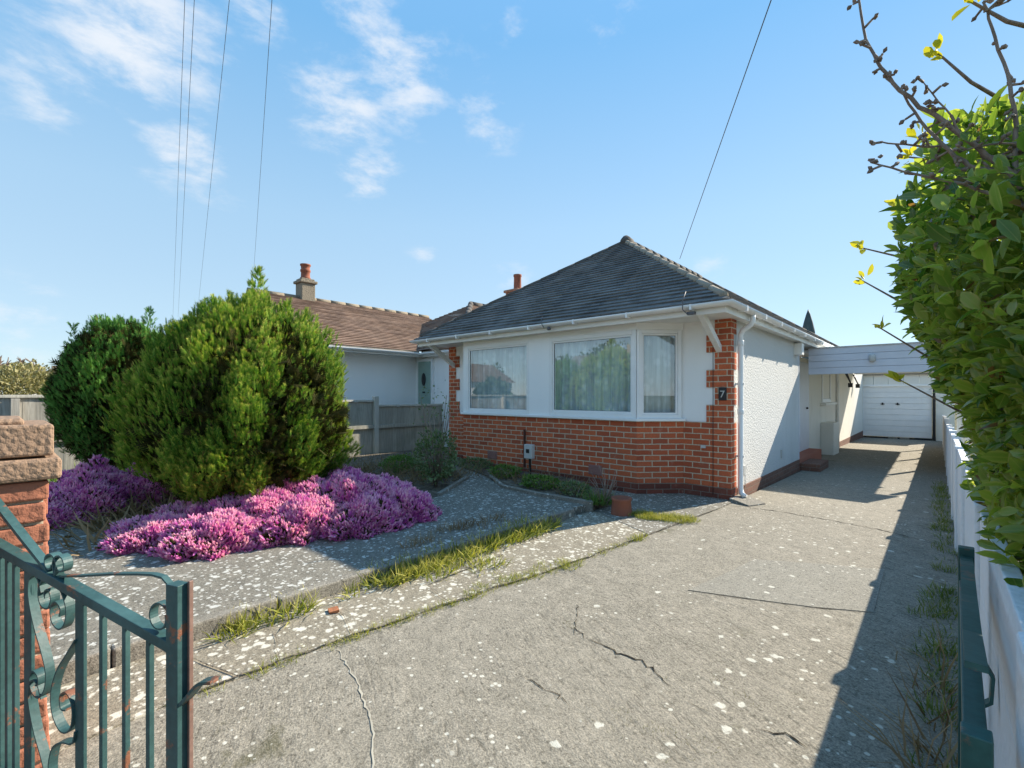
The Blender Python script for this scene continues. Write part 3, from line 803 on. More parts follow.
g_ = gutter([(EX0 + .0, EY1), (EX0, EY0), (EX1 - .03, EY0), (EX1 - .03, EY1)], 'gutter', bung, 1)
for x in np.arange(EX0 + .5, EX1, .85):
    b = MB(); b.box(x - .012, x + .012, EY0 - .058, EY0 + .06, 2.39, 2.458); b.build('gutter_bracket', 'upvc', g_)
for y in np.arange(EY0 + .5, EY1, .85):
    b = MB(); b.box(EX1 - .09, EX1 + .028, y - .012, y + .012, 2.39, 2.458); b.build('gutter_bracket', 'upvc', g_)


def tiled_slope(b, ll, lr, ul, ur, courses, lift=.022, skip=0):
    """rows of overlapping tiles between the eave line and the top line; every row has its own lower edge"""
    ll, lr, ul, ur = map(Vector, (ll, lr, ul, ur)); nrm = (lr - ll).cross(ul - ll).normalized()
    for i in range(courses):
        a, c = i / courses, min(1, (i + 1.06) / courses)
        p, q = ll.lerp(ul, a) + nrm * lift, lr.lerp(ur, a) + nrm * lift; s_, t_ = ll.lerp(ul, c), lr.lerp(ur, c)
        m = max(1, int((q - p).length / .165 / 3)); top, bot = [], []
        for j in range(m + 1):
            k = j / m; jz = random.uniform(-.006, .007) if 0 < j < m else 0
            bot.append(p.lerp(q, k) + nrm * jz); top.append(s_.lerp(t_, k))
        v = bot + top + [x - nrm * lift for x in bot]; w = m + 1
        b.add(v, [(j, j + 1, w + j + 1, w + j) for j in range(m)] + [(2 * w + j, 2 * w + j + 1, j + 1, j) for j in range(m)])


def hip_roof(x0, x1, y0, y1, ze, zr, ya, yb, mat, parent, ridge_mat, hip_mat=None, courses=30):
    xm = (x0 + x1) / 2; A = (xm, ya, zr); B = (xm, yb, zr)
    b = MB()
    tiled_slope(b, (x0, y0, ze), (x1, y0, ze), A, A, courses)
    tiled_slope(b, (x1, y0, ze), (x1, y1, ze), A, B, courses)
    tiled_slope(b, (x1, y1, ze), (x0, y1, ze), B, B, courses)
    tiled_slope(b, (x0, y1, ze), (x0, y0, ze), B, A, courses)
    roof = b.build('roof', mat, parent)
    def caps(name, p, q, mt, r=.085, seg=.36):
        p, q = Vector(p), Vector(q); L = (q - p).length; n = max(2, int(L / seg)); d = (q - p) / n; c = MB()
        for i in range(n):
            a = p + d * i; e = p + d * (i + 1.05); c.tube([a, a.lerp(e, .5), e], [r * random.uniform(.97, 1.06), r, r * .93], 10)
        c.build(name, mt, roof)
    caps('ridge_tile', A, B, ridge_mat)
    for e in ((x0, y0, ze), (x1, y0, ze)):
        top = Vector(A); lo = Vector(e) + (top - Vector(e)) * .03
        caps('hip_tile', lo + Vector((0, 0, .0)), top, hip_mat if (hip_mat and e[0] == x1) else ridge_mat, .048)
    for e in ((x0, y1, ze), (x1, y1, ze)): caps('hip_tile', Vector(e), Vector(B), ridge_mat, .06)
    c = MB(); c.tube([(A[0], A[1] - .12, A[2] - .03), (A[0], A[1], A[2] + .02), (A[0], A[1] + .2, A[2] + .02)], [.06, .11, .09], 10); c.build('apex_cap', ridge_mat, roof)
    return roof


hip_roof(EX0 + .02, EX1 - .02, EY0 + .0, EY1, 2.47, 4.53, 8.75, 12.8, 'slate', bung, 'ridge', 'hip', 30)

# eave brackets (white painted timber struts)
for xs, sg in ((-2.13, 1), (-7.42, 1)):
    b = MB(); x = xs
    prof = [(6.40, 1.93), (6.40, 2.02), (5.86, 2.36), (5.74, 2.36), (5.74, 2.33)]
    v = [(x - .035, y, z) for y, z in prof] + [(x + .035, y, z) for y, z in prof]; n = len(prof)
    b.add(v, [tuple(range(n)), tuple(range(2 * n - 1, n - 1, -1))] + [(i, i + n, (i + 1) % n + n, (i + 1) % n) for i in range(n)])
    b.build('eave_bracket', 'whitewood', bung, bevel=.004)
# downpipe with swan neck and shoe on a small concrete apron
b = MB(); X = XR + .055; Yp = 6.60
b.tube([(EX1 - .035, Yp, 2.41), (EX1 - .035, Yp, 2.33), (EX1 - .06, Yp, 2.28), (X + .03, Yp, 2.22), (X, Yp, 2.16), (X, Yp, 2.0), (X, Yp, .14), (X + .02, Yp - .02, .08), (X + .07, Yp - .05, .05)], .034, 12)
b.lathe((X, Yp, 1.12), [(.04, 0), (.042, .005), (.042, .06), (.04, .065)], 12); b.lathe((X, Yp, 2.02), [(.04, 0), (.042, .005), (.042, .06), (.04, .065)], 12)
for z in (.55, 1.5): b.box(X - .06, X + .045, Yp - .012, Yp + .012, z, z + .03)
b.build('downpipe', 'upvc', bung)
b = MB(); b.prism([(-1.99, 6.35), (-1.72, 6.22), (-1.60, 6.5), (-1.86, 6.72), (-1.97, 6.7)], -.01, lambda p: .05 if p[0] < -1.8 else .015); b.build('drain_apron', 'kerbc', bung, bevel=.008)
# number plate
b = MB(); b.box(-2.135, -2.035, YF - .014, YF + .002, 1.30, 1.47); pl = b.build('number_plate', 'black', bung, bevel=.004)
tc = bpy.data.curves.new('numeral', 'FONT'); tc.body = '7'; tc.size = .13; tc.extrude = .003; tc.align_x = 'CENTER'
num = bpy.data.objects.new('numeral', tc); COL.objects.link(num); num.parent = pl
num.location = Vector((-2.085, YF - .018, 1.338)) - base_of(pl); num.rotation_euler = (R(90), 0, 0); tc.materials.append(M['greybox'])
bpy.context.view_layer.update()
me_ = bpy.data.meshes.new_from_object(num.evaluated_get(bpy.context.evaluated_depsgraph_get()))
nm_ = bpy.data.objects.new('digit', me_); COL.objects.link(nm_); nm_.parent = pl; nm_.location = num.location; nm_.rotation_euler = num.rotation_euler
bpy.data.objects.remove(num); nm_.name = 'numeral'
# vents, small fittings, cable
for x, z in ((-5.85, .24), (-3.73, .20)):
    b = MB(); b.box(x - .11, x + .11, 5.925, 5.945, z, z + .14)
    for k in range(5): b.box(x - .095, x + .095, 5.918, 5.926, z + .015 + k * .024, z + .027 + k * .024)
    b.build('air_brick', mk_plain('pinkish air brick', (.30, .16, .14), .8, .2), bung)
b = MB(); b.box(-5.095, -5.075, 5.90, 5.94, .17, .80); b.build('corroded_pipe', mk_plain('rusty pipe', (.12, .05, .035), .7, .3, .3), bung)
b = MB(); b.tube([(-2.205, YF - .008, cz(28)), (-2.205, YF - .008, .3), (-2.205, YF - .008, .05)], .004, 5); b.build('wall_cable', 'black', bung)
b = MB(); b.box(-2.36, -2.30, YF - .03, YF, .66, .70); b.build('junction_box', 'greybox', bung)
b = MB(); b.tube([(-2.22, 5.60, 2.33), (-2.28, 5.57, 2.40), (-2.28, 5.58, 2.52), (-2.26, 5.62, 2.62)], .007, 6); b.box(-2.24, -2.15, 5.60, 5.66, 2.335, 2.37); b.build('wire_hook', 'steel', bung)
b = MB(); b.tube([(-4.42, 5.60, 2.38), (-4.46, 5.58, 2.46), (-4.46, 5.6, 2.56)], .006, 6); b.lathe((-4.36, 5.64, 2.35), [(.02, .0), (.035, .02), (.02, .05)], 10); b.build('wire_hook', 'steel', bung)
b = MB(); b.box(XR - .004, XR + .016, 6.9, 7.0, .28, .40); b.tube([(XR + .02, 6.92, .28), (XR + .02, 6.92, .1)], .006, 5); b.build('service_plate', 'greybox', bung)
b = MB(); b.box(XR - .004, XR + .016, 9.0, 9.12, .30, .44); b.build('service_plate', 'greybox', bung)
b = MB(); b.box(XR - .02, XR + .12, 10.0, 10.2, 2.12, 2.33); b.build('eave_box', 'whitewood', bung)
# recessed side door with threshold and brick step
b = MB(); b.box(-2.27, -2.215, 10.5, 12.7, .12, 2.1); dr = b.build('side_door', 'lavender', bung, bevel=.005)
b = MB(); b.box(-2.24, XR, 10.4, 10.44, .0, 2.36); b.build('porch_jamb', 'lavender', bung)
b = MB(); b.lathe((-2.20, 12.4, 1.05), [(.0, 0), (.025, .01), (.03, .03), (.0, .05)], 10); b.build('handle', 'black', dr)
b = MB(); b.box(-2.25, -1.97, 10.42, 12.7, -.1, .14); b.build('threshold', 'stepred', bung, bevel=.01)
b = MB(); b.box(-1.97, -1.64, 10.42, 11.35, -.12, .06); b.build('doorstep', 'stepbrick', bung, bevel=.012)
# side window and its sill
w = window((-2.222, 14.4), (-2.222, 15.7), 1.17, 2.05, bung, .07, .008, True)
b = MB(); b.box(-2.235, -2.10, 14.2, 15.9, 1.10, 1.165); b.build('side_sill', 'whitewood', bung, bevel=.008)
# gas meter housing on the side wall, waste pipe, two hooks
b = MB(); b.box(-2.235, -1.95, 14.25, 15.1, -.02 - .18, .66); mb_ = b.build('meter_cupboard', 'cream', bung, bevel=.015)
b = MB(); b.tube([(-2.0, 14.4, -.19), (-2.0, 14.4, -.42)], .02, 8); b.build('gas_pipe', 'greybox', bung); b = MB(); b.tube([(-1.98, 15.0, -.18), (-1.98, 15.0, -.3), (-1.85, 15.1, -.36)], .016, 8); b.build('gas_pipe', 'greybox', bung)
b = MB(); b.tube([(-2.19, 16.7, 2.1), (-2.19, 16.7, -.2)], .045, 10); b.build('waste_pipe', 'whitewood', bung)
for y in (18.7, 20.6):
    b = MB(); b.tube([(-2.23, y - .2, 2.1), (-2.1, y, 1.75), (-2.23, y + .2, 2.1)], .02, 6); b.box(-2.17, -2.05, y - .04, y + .04, 1.62, 1.76); b.build('wall_hook', 'black', bung)

# flue behind the roof
b = MB(); b.lathe((-3.55, 20.2, 2.1), [(.26, 0), (.22, .5), (.16, .95), (.13, 1.25), (.14, 1.45), (.22, 1.52), (.21, 1.65), (.15, 1.95), (.07, 2.25), (.0, 2.45)], 14)
tag(b.build('flue_cowl', mk_plain('dark slate metal', (.035, .055, .06), .6, .3)), 'dark slender pointed flue cowl rising behind the bungalow roof above the carport', 'flue')

# ------------------------------------------------------------------ carport
cp = thing('carport', 'low flat carport with pale grey boarded fascia joined to the bungalow side', 'carport', (-.9, 11.3, -.1))
b = MB(); b.box(-2.2, .53, 11.33, 20.6, 2.24, 2.30); b.build('roof', 'whitewood', cp)
for k in range(4):
    b = MB(); z0 = 1.79 + k * .132; b.box(-1.975 if z0 > 0 else 0, .55, 11.27, 11.298, z0, z0 + .127); b.build('fascia_board', 'lavender', cp, bevel=.004)
b = MB(); b.box(-1.98, .55, 11.30, 11.33, 1.79, 2.315); b.build('backing_board', 'lavender', cp)
b = MB(); b.box(-1.98, .56, 11.25, 11.34, 2.318, 2.335); b.build('drip_edge', 'greybox', cp)
for y in (12.6, 14.2, 15.8, 17.4, 19.0, 20.5):
    b = MB(); b.box(-2.2, .5, y - .03, y + .03, 2.10, 2.238); b.build('joist', 'whitewood', cp)
for y in (11.4, 14.4, 17.4, 20.5):
    b = MB(); b.box(.44, .52, y - .04, y + .04, -.3, 2.098 if y > 11.5 else 1.788); b.build('post', 'whitewood', cp, bevel=.004)
b = MB(); b.lathe((-.93, 11.24, 2.0), [(.03, 0), (.055, .02), (.055, .12), (.04, .15), (.01, .16)], 14); b.box(-.96, -.90, 11.24, 11.27, 2.03, 2.15); b.build('porch_light', 'greybox', cp)

# ------------------------------------------------------------------ garage
ga = thing('garage', 'white garage with ribbed up and over door at the end of the drive', 'garage', (-1.2, 23.5, -.33))
b = MB(); b.box(-2.6, -2.36, 23.5, 28, -.4, 2.15); b.build('wall', 'cream', ga)
b = MB(); b.prism([(-.06, 23.5), (.45, 23.5), (.45, 28), (.25, 28), (.25, 23.7), (-.06, 23.7)], -.4, 2.15); b.build('wall', 'cream', ga)
for k in range(5):
    b = MB(); x = -2.36 + k * .46; b.box(x, x + .452, 23.5, 23.7, 1.78, 2.15); b.build('lintel_block', 'cream', ga)
b = MB(); b.box(-2.7, .55, 23.4, 28.1, 2.15, 2.25); b.build('roof', 'stone', ga)
b = MB(); b.box(-2.36, -2.26, 23.48, 23.58, -.33, 1.78); b.box(-2.258, -.16, 23.48, 23.58, 1.71, 1.78); b.build('door_frame', 'upvc', ga)
b = MB(); b.box(-.155, -.065, 23.47, 23.58, -.33, 1.78); b.build('door_post', 'black', ga)
b = MB()
for k in range(9):
    z0 = -.26 + k * .2185; b.box(-2.25, -.165, 23.54, 23.57, z0, z0 + .204)
b.box(-2.25, -.165, 23.565, 23.59, -.26, 1.705)
gd = b.build('garage_door', 'upvc', ga, bevel=.006)
for x in (-1.62, -1.16):
    b = MB(); b.box(x - .06, x + .06, 23.50, 23.54, 1.0, 1.03); b.box(x - .025, x + .025, 23.515, 23.54, .98, 1.07); b.build('handle', 'black', gd)
b = MB(); b.box(-2.25, -.165, 23.5, 23.56, -.36, -.27); b.build('threshold', 'dark', ga)
for x in (-1.3, -.95):
    b = MB(); b.box(x - .14, x + .14, 23.36, 23.49, -.34, -.26); tag(b.build('loose_block', 'kerbc', bevel=.01), 'pale concrete block lying against the foot of the garage door', 'block', 'blocks by the garage door')

# ------------------------------------------------------------------ neighbouring bungalow on the left
nb = thing('bungalow', 'neighbouring white bungalow with brown tiled roof and sage green door', 'house', (-13.5, 8, 0))
NX, NY = -10.5, 7.7
b = MB(); b.box(-16.4, NX, 4.65, NY, -.1, 2.45); b.box(-16.4, -8.62, NY, 15, -.1, 2.45); b.build('wall', 'smoothwhite', nb)
b = MB(); b.box(-16.5, NX + .46, 4.6, NY - .2, 2.39, 2.41); b.build('soffit', 'whitewood', nb)
b = MB(); b.box(NX + .46, NX + .50, 4.5, NY - .26, 2.36, 2.50); b.box(NX + .51, -8.4, NY - .20, NY - .16, 2.36, 2.50); b.build('fascia', 'whitewood', nb)
gutter([(NX + .55, 4.5), (NX + .55, NY - .25), (-8.3, NY - .25)], 'gutter', nb, 1, 2.40)
RZ = 4.14
b = MB()
tiled_slope(b, (NX + .57, 4.5, 2.49), (NX + .57, 10.4, 2.49), (-13.5, 4.5, RZ), (-13.5, 10.4, RZ), 30)
tiled_slope(b, (-16.6, 10.4, 2.58), (-16.6, 4.5, 2.58), (-13.5, 10.4, RZ), (-13.5, 4.5, RZ), 30)
b.add([(NX + .1, 4.6, 2.5), (-16.5, 4.6, 2.5), (-13.5, 4.6, RZ - .05)], [(0, 1, 2)])
rf = b.build('roof', 'browntile', nb)
b = MB()
for k in range(13): b.tube([(-13.5, 4.5 + k * .455, RZ + .0), (-13.5, 4.5 + (k + 1.03) * .455, RZ + .0)], .07 * random.uniform(.97, 1.03), 10)
b.build('ridge_tile', 'stone', rf)
# rear wing with its own hipped roof
b = MB()
wx0, wx1, wy0, wy1 = -14.5, -8.4, NY - .3, 15.2; wm = (wx0 + wx1) / 2
tiled_slope(b, (wx0, wy0, 2.52), (wx1, wy0, 2.52), (wm, 10.6, 4.35), (wm, 10.6, 4.35), 30)
tiled_slope(b, (wx1, wy0, 2.52), (wx1, wy1, 2.52), (wm, 10.6, 4.35), (wm, 13, 4.35), 30)
tiled_slope(b, (wx1, wy1, 2.52), (wx0, wy1, 2.52), (wm, 13, 4.35), (wm, 13, 4.35), 30)
rf2 = b.build('wing_roof', 'browntile', nb)
b = MB()
for p, q in (((wx1, wy0, 2.55), (wm, 10.6, 4.38)), ((wm, 10.6, 4.38), (wm, 13, 4.38))):
    p, q = Vector(p), Vector(q); n = int((q - p).length / .4)
    for k in range(n): b.tube([p.lerp(q, k / n), p.lerp(q, (k + 1.03) / n)], .09, 8)
b.build('hip_tile', 'ridge', rf2)
# chimney stacks
b = MB(); b.box(-13.71, -13.31, 5.84, 6.24, 3.8, 4.56); b.box(-13.76, -13.26, 5.79, 6.29, 4.56, 4.64); b.box(-13.70, -13.32, 5.85, 6.23, 4.642, 4.70); ch = b.build('chimney', 'stone', nb, bevel=.02)
b = MB(); b.lathe((-13.51, 6.04, 4.70), [(.15, 0), (.145, .04), (.125, .06), (.12, .2), (.14, .22), (.14, .27), (.118, .29), (.125, .38), (.145, .39), (.145, .43), (.11, .43), (.11, .36)], 18); b.build('chimney_pot', 'darkpot', ch)
b = MB(); b.box(-12.3, -11.7, 13.2, 13.8, 3.6, 5.28); b.box(-12.36, -11.64, 13.14, 13.86, 5.282, 5.38); ch = b.build('chimney', 'oldbrick', nb, bevel=.02)
b = MB(); b.lathe((-11.95, 13.5, 5.38), [(.17, 0), (.15, .08), (.14, .5), (.16, .53), (.16, .6)], 14); b.build('chimney_pot', 'darkpot', ch)
b = MB(); b.box(-10.36, -9.70, NY - .06, NY - .002, .3, 2.32); df = b.build('door_frame', 'upvc', nb)
b = MB(); b.box(-10.28, -9.78, NY - .09, NY - .061, .35, 2.25); dd = b.build('door', 'sage', nb, bevel=.008)
b = MB(); b.lathe((0, 0, 0), [(.085, 0), (.09, .01), (.07, .02)], 16)
b.v = [(-10.03 + x, NY - .092 - z, 1.78 + y * 1.9) for x, y, z in b.v]; b.build('glazing', 'black', dd)
b = MB(); b.box(-10.07, -9.98, NY - .11, NY - .09, 1.42, 1.46); b.build('letter_slot', 'black', dd)
b = MB(); b.lathe((-10.02, NY - .06, 2.36), [(.05, 0), (.08, .02), (.08, .06), (.03, .09)], 12); b.build('door_light', 'greybox', nb)

# ------------------------------------------------------------------ fences on the left
fa = thing('wooden_fence', 'tall grey weathered board fence behind the dark green conifer', 'fence', (-9.4, .6, 0))


def board_fence(parent, x, y0, y1, ztop, mat, face=1, cap='capwood', zb=.03, postmat='midwood', post_at=()):
    for y in np.arange(y0, y1 - .02, .104):
        b = MB(); dz = random.uniform(-.008, .008); dx = random.uniform(0, .008)
        b.box(x - .012 + dx, x + .010 + dx, y, min(y + .108, y1), zb, ztop - .03 + dz)
        boards.add(b.v, b.f)


for (x, y0, y1, zt, mat) in ((-9.4, -1.6, 3.6, 1.36, 'fencewood'),):
    boards = MB(); board_fence(fa, x, y0, y1, zt, mat); boards.build('boards', mat, fa)
    b = MB(); b.box(x - .03, x + .045, y0, y1, zt - .03, zt + .012); b.build('cap_rail', 'capwood', fa, bevel=.005)
    b = MB(); b.box(x + .018, x + .06, y0, y1, .70, .785); b.build('rail', 'fencewood', fa, bevel=.004)
    for y in (-1.6, .2, 2.0, 3.55):
        b = MB(); b.box(x + .02, x + .11, y - .045, y + .045, 0, zt - .04); b.build('post', 'fencewood', fa, bevel=.004)
fb = thing('wooden_fence', 'brownish board fence with pale top rail running up to the brick corner', 'fence', (-9.4, 6, 0))
for (y0, y1, zt) in ((3.7, 5.72, 1.25), (5.82, 8.1, 1.135), (8.15, 10.2, 1.1)):
    boards = MB(); board_fence(fb, -9.4, y0, y1, zt, 'midwood'); boards.build('boards', 'midwood', fb)
    b = MB(); b.box(-9.43, -9.35, y0, y1, zt - .03, zt + .015); b.build('cap_rail', 'capwood', fb, bevel=.005)
    b = MB(); b.box(-9.382, -9.33, y0, y1, .62, .70); b.build('rail', 'midwood', fb, bevel=.004)
for y, zt in ((3.65, 1.3), (5.77, 1.34), (8.12, 1.18)):
    b = MB(); b.box(-9.43, -9.32, y - .055, y + .055, 0, zt); b.build('post', 'capwood' if y > 5 and y < 6 else 'midwood', fb, bevel=.005)

# ------------------------------------------------------------------ right boundary: white concrete post and panel fence
fr = thing('concrete_fence', 'low white painted concrete post and panel fence along the right of the drive', 'fence', (.15, 8, 0))
py = [1.24, 2.72, 4.2, 5.7, 7.2, 8.7, 10.2, 11.7, 13.4, 15.0, 16.6, 18.2, 19.8, 21.4, 23.3]
for i, y in enumerate(py):
    g0 = gz(y); b = MB(); h_ = .95 if y < 13 else 1.0
    b.prism([(.108, y - .05), (.19, y - .05), (.19, y + .05), (.108, y + .05)], g0 - .1, g0 + h_ - .02 + random.uniform(-.01, .012)); b.build('post', 'fencewhite', fr, bevel=.008)
for a, c in zip(py, py[1:]):
    for k, (za, zb) in enumerate(((0, .30), (.303, .60), (.603, .90))):
        b = MB(); g0, g1 = gz(a), gz(c); x0, x1 = (.125, .165)
        v = [(x, y, g + z) for y, g in ((a + .052, g0), (c - .052, g1)) for z in (za - (.05 if k == 0 else 0), zb) for x in (x0, x1)]
        b.add(v, [(0, 2, 3, 1), (4, 5, 7, 6), (0, 1, 5, 4), (2, 6, 7, 3), (0, 4, 6, 2), (1, 3, 7, 5)])
        b.build('panel', 'fencewhite', fr, bevel=.004)

# ------------------------------------------------------------------ brick gate pillar
pi_ = thing('gate_pillar', 'weathered red brick gate pillar with pitted buff coping at the drive entrance', 'pillar', (-2.63, -.08, 0))
PX0, PX1, PY0, PY1 = -2.86, -2.42, -.32, .135
b = MB(); mo = MB(); z = -.05; dz = .0795
for k in range(14):
    cut = .215 if k % 2 else .105
    for x0, x1 in ((PX0, PX0 + cut), (PX0 + cut + .012, PX0 + cut + .225), (PX0 + cut + .237, PX1)):
        if x1 - x0 < .03: continue
        for y0, y1 in ((PY0, PY0 + .32 - cut), (PY0 + .332 - cut, PY1)):
            q = [random.uniform(-.006, .006) for _ in range(4)]
            b.box(max(x0, PX0) + (q[0] if x0 == PX0 else 0), min(x1, PX1) + (q[1] if x1 == PX1 else 0), y0 + (q[2] if y0 == PY0 else 0), y1 + (q[3] if y1 == PY1 else 0), z + .006, z + dz - .006)
    z += dz
mo.box(PX0 + .012, PX1 - .012, PY0 + .012, PY1 - .012, -.05, z)
b.build('brick_shaft', 'brickface', pi_, bevel=.007); mo.build('mortar', 'mortar', pi_)
b = MB(); b.box(PX0 - .03, PX1 + .035, PY0 - .03, PY0 + .2, z, z + .075); b.box(PX0 - .03, PX1 + .03, PY0 + .212, PY1 + .035, z, z + .077); b.build('coping_course', 'capbrick', pi_, bevel=.012)
b = MB(); b.box(PX0 + .0, PX1 + .01, PY0, PY1 + .015, z + .085, z + .2); b.box(PX0 + .05, PX1 - .05, PY0 + .05, PY1 - .05, z + .07, z + .09); b.box(PX0 + .03, PX1 - .03, PY0 + .03, PY1 - .06, z + .195, z + .222); b.build('cap_brick', 'capbrick', pi_, bevel=.016)

# ------------------------------------------------------------------ wrought iron gates
HX, HY = -2.40, 0.0; GD = Vector((.9281, .3723, 0)); GN = Vector((-.3723, .9281, 0)); GL = .916


def P(t, z, o=0.0): return (HX + GD.x * t + GN.x * o, HY + GD.y * t + GN.y * o, z)


def spiral(c, r0, a0, turns, r1=.014, n=26):
    """scroll end: points of a spiral in the gate's plane round c=(t,z)"""
    out = []
    for i in range(n + 1):
        k = i / n; a = a0 + turns * 2 * math.pi * k; r = r0 + (r1 - r0) * k
        out.append((c[0] + r * math.cos(a), c[1] + r * math.sin(a)))
    return out


def railz(t): return .862 - (.862 - .683) * t / .88


gt = thing('iron_gate', 'teal painted wrought iron gate with scrolls, rusting, half open by brick pillar', 'gate', (HX, HY, 0))
b = MB(); pts = [P(-.02, railz(-.02)), P(.9, railz(.9))]; b.strip(pts, GN, .034, .030); b.build('top_rail', 'green', gt, bevel=.002)
b = MB(); b.strip([P(0, .10), P(.9, .10)], GN, .034, .030); b.build('bottom_rail', 'green', gt, bevel=.002)


def upright(t, z0, z1, w, name='bar', th=.012, o=0, mat='green'):
    b = MB(); q = [P(t - w / 2, z0, -th / 2 + o), P(t + w / 2, z0, -th / 2 + o), P(t + w / 2, z0, th / 2 + o), P(t - w / 2, z0, th / 2 + o)]
    b.add(q + [(x, y, z1) for x, y, z in q], [(3, 2, 1, 0), (4, 5, 6, 7)] + [(i, (i + 1) % 4, 4 + (i + 1) % 4, 4 + i) for i in range(4)])
    return b.build(name, mat, gt, bevel=.0015)


for t in (.05, .092, .135, .592, .697, .801): upright(t, .10, railz(t) - .012, .016, 'bar', .014)
for t in (.212, .485): upright(t, .10, railz(t) - .012, .042, 'flat_bar', .010)
upright(.915, .02, .852, .046, 'end_post', .034)
upright(.945, .25, .858, .008, 'rusty_stop', .012, .014, 'rust')
b = MB(); b.strip([P(-.02, 1.03), P(.10, .953), P(.2, .89), P(.318, .818), P(.34, .80)], GN, .024, .012); b.build('sweep_bar', 'green', gt)
# crest: two little scrolls back to back above the rail
for c0, sgn in ((.335, 1), (.405, -1)):
    a0 = -math.pi / 2; pts = [(.372, railz(.372) + .012)] + [(x, z_) for x, z_ in spiral((c0 + .008 * sgn, .838), .036, 0 if sgn > 0 else math.pi, .95 * sgn, .012, 20)]
    b = MB(); b.strip([P(t, z_) for t, z_ in pts], GN, .024, .005); b.build('crest_scroll', 'green', gt)
# thin rod sweeping over to the end post, with its curl
b = MB(); rod = [(.372, .80), (.50, .818), (.64, .842), (.76, .858), (.82, .864), (.86, .862), (.885, .846), (.893, .82)]
b.strip([P(t, z_) for t, z_ in rod], GN, .016, .006); b.build('sweep_rod', 'green', gt)
b = MB(); b.strip([P(t, z_) for t, z_ in [(.893, .80)] + spiral((.852, .752), .040, math.radians(40), .95, .030, 24)], GN, .022, .005); b.build('end_scroll', 'green', gt)


def s_scroll(z0, flip=1):
    """large S with a curl at either end, between the two flat bars"""
    c = .348
    def X(t): return c + (t - c) * flip
    out = []
    p = [(.30, .700), (.285, .735), (.262, .752), (.238, .740), (.229, .700), (.236, .655), (.262, .585), (.300, .515), (.325, .450), (.318, .395), (.285, .362), (.250, .372), (.236, .410), (.254, .440), (.280, .430), (.284, .405), (.268, .398)]
    return [P(X(t), z_ + z0) for t, z_ in p]


def smooth_path(pts, k=5):
    pts = [Vector(p) for p in pts]; out = []
    for i in range(len(pts) - 1):
        p0, p1, p2, p3 = pts[max(i - 1, 0)], pts[i], pts[i + 1], pts[min(i + 2, len(pts) - 1)]
        for j in range(k):
            t = j / k
            out.append(.5 * ((2 * p1) + (-p0 + p2) * t + (2 * p0 - 5 * p1 + 4 * p2 - p3) * t * t + (-p0 + 3 * p1 - 3 * p2 + p3) * t ** 3))
    return out + [pts[-1]]


b = MB(); b.strip(smooth_path(s_scroll(.04)), GN, .024, .005); b.build('scroll', 'green', gt)
b = MB(); b.strip(smooth_path(s_scroll(-.30)), GN, .024, .005); b.build('scroll', 'green', gt)
for path in ([(.33, .79), (.30, .775), (.285, .735), (.30, .70), (.335, .695), (.352, .725), (.340, .755), (.318, .745), (.322, .725)],
             [(.37, .78), (.40, .765), (.43, .715), (.425, .665), (.395, .640), (.360, .655), (.350, .695), (.375, .722), (.402, .705), (.396, .68)],
             [(.475, .62), (.43, .565), (.385, .51), (.355, .44), (.36, .37), (.40, .325), (.445, .335), (.463, .38), (.455, .43), (.425, .45), (.40, .43), (.405, .395), (.43, .395)],
             [(.475, .34), (.46, .30), (.41, .29), (.36, .26), (.34, .19), (.36, .13), (.41, .12), (.44, .15), (.43, .19), (.40, .19)]):
    b = MB(); b.strip(smooth_path([P(t, z_) for t, z_ in path]), GN, .024, .005); b.build('scroll', 'green', gt)
b = MB(); b.strip(smooth_path([P(.93, .52), P(.97, .56), P(1.01, .60), P(1.06, .615)]), GN, .03, .008); b.build('latch', 'green', gt)

g2 = thing('iron_gate', 'dark green iron gate swung flat against the white concrete fence', 'gate', (.06, 1.1, 0))
DX = lambda y: .05 + .02 * (y - 1.2)
def bar2(name, y0, y1, z0, z1, t=.03, w=None, o=0.0):
    b = MB(); xa, xb = DX(y0) + o, DX(y1) + o
    v = [(x + s_ * t / 2, y, z) for (y, x) in ((y0, xa), (y1, xb)) for z in (z0, z1) for s_ in (-1, 1)]
    b.add(v, [(0, 2, 3, 1), (4, 5, 7, 6), (0, 1, 5, 4), (2, 6, 7, 3), (0, 4, 6, 2), (1, 3, 7, 5)]); return b.build(name, 'darkgreen', g2, bevel=.003)
bar2('end_post', 2.16, 2.20, .05, .862, .04)
bar2('hinge_post', 1.10, 1.14, .03, .80, .04)
bar2('top_rail', 1.14, 2.16, .72, .755, .034); bar2('bottom_rail', 1.14, 2.16, .10, .135, .034)
b = MB(); b.strip([(DX(2.16), 2.16, .83), (DX(2.0), 2.0, .845), (DX(1.7), 1.7, .845), (DX(1.4), 1.4, .86), (DX(1.14), 1.14, .9)], (1, 0, 0), .03, .012); b.build('sweep_bar', 'darkgreen', g2)
for y in np.arange(1.24, 2.12, .105): bar2('bar', y, y + .014, .135, .72, .014)
for c0 in ((2.08, .80), (1.9, .79)):
    b = MB(); b.strip([(DX(t), t, z_) for t, z_ in spiral(c0, .05, 0, 1.1, .014)], (1, 0, 0), .026, .006); b.build('scroll', 'darkgreen', g2)
b = MB(); b.strip([(DX(1.9) + .028, 1.90, .62), (DX(1.9) + .05, 1.88, .58), (DX(1.9) + .045, 1.86, .52), (DX(1.9) + .02, 1.85, .5)], (0, 1, 0), .03, .008); b.build('latch', 'darkgreen', g2)


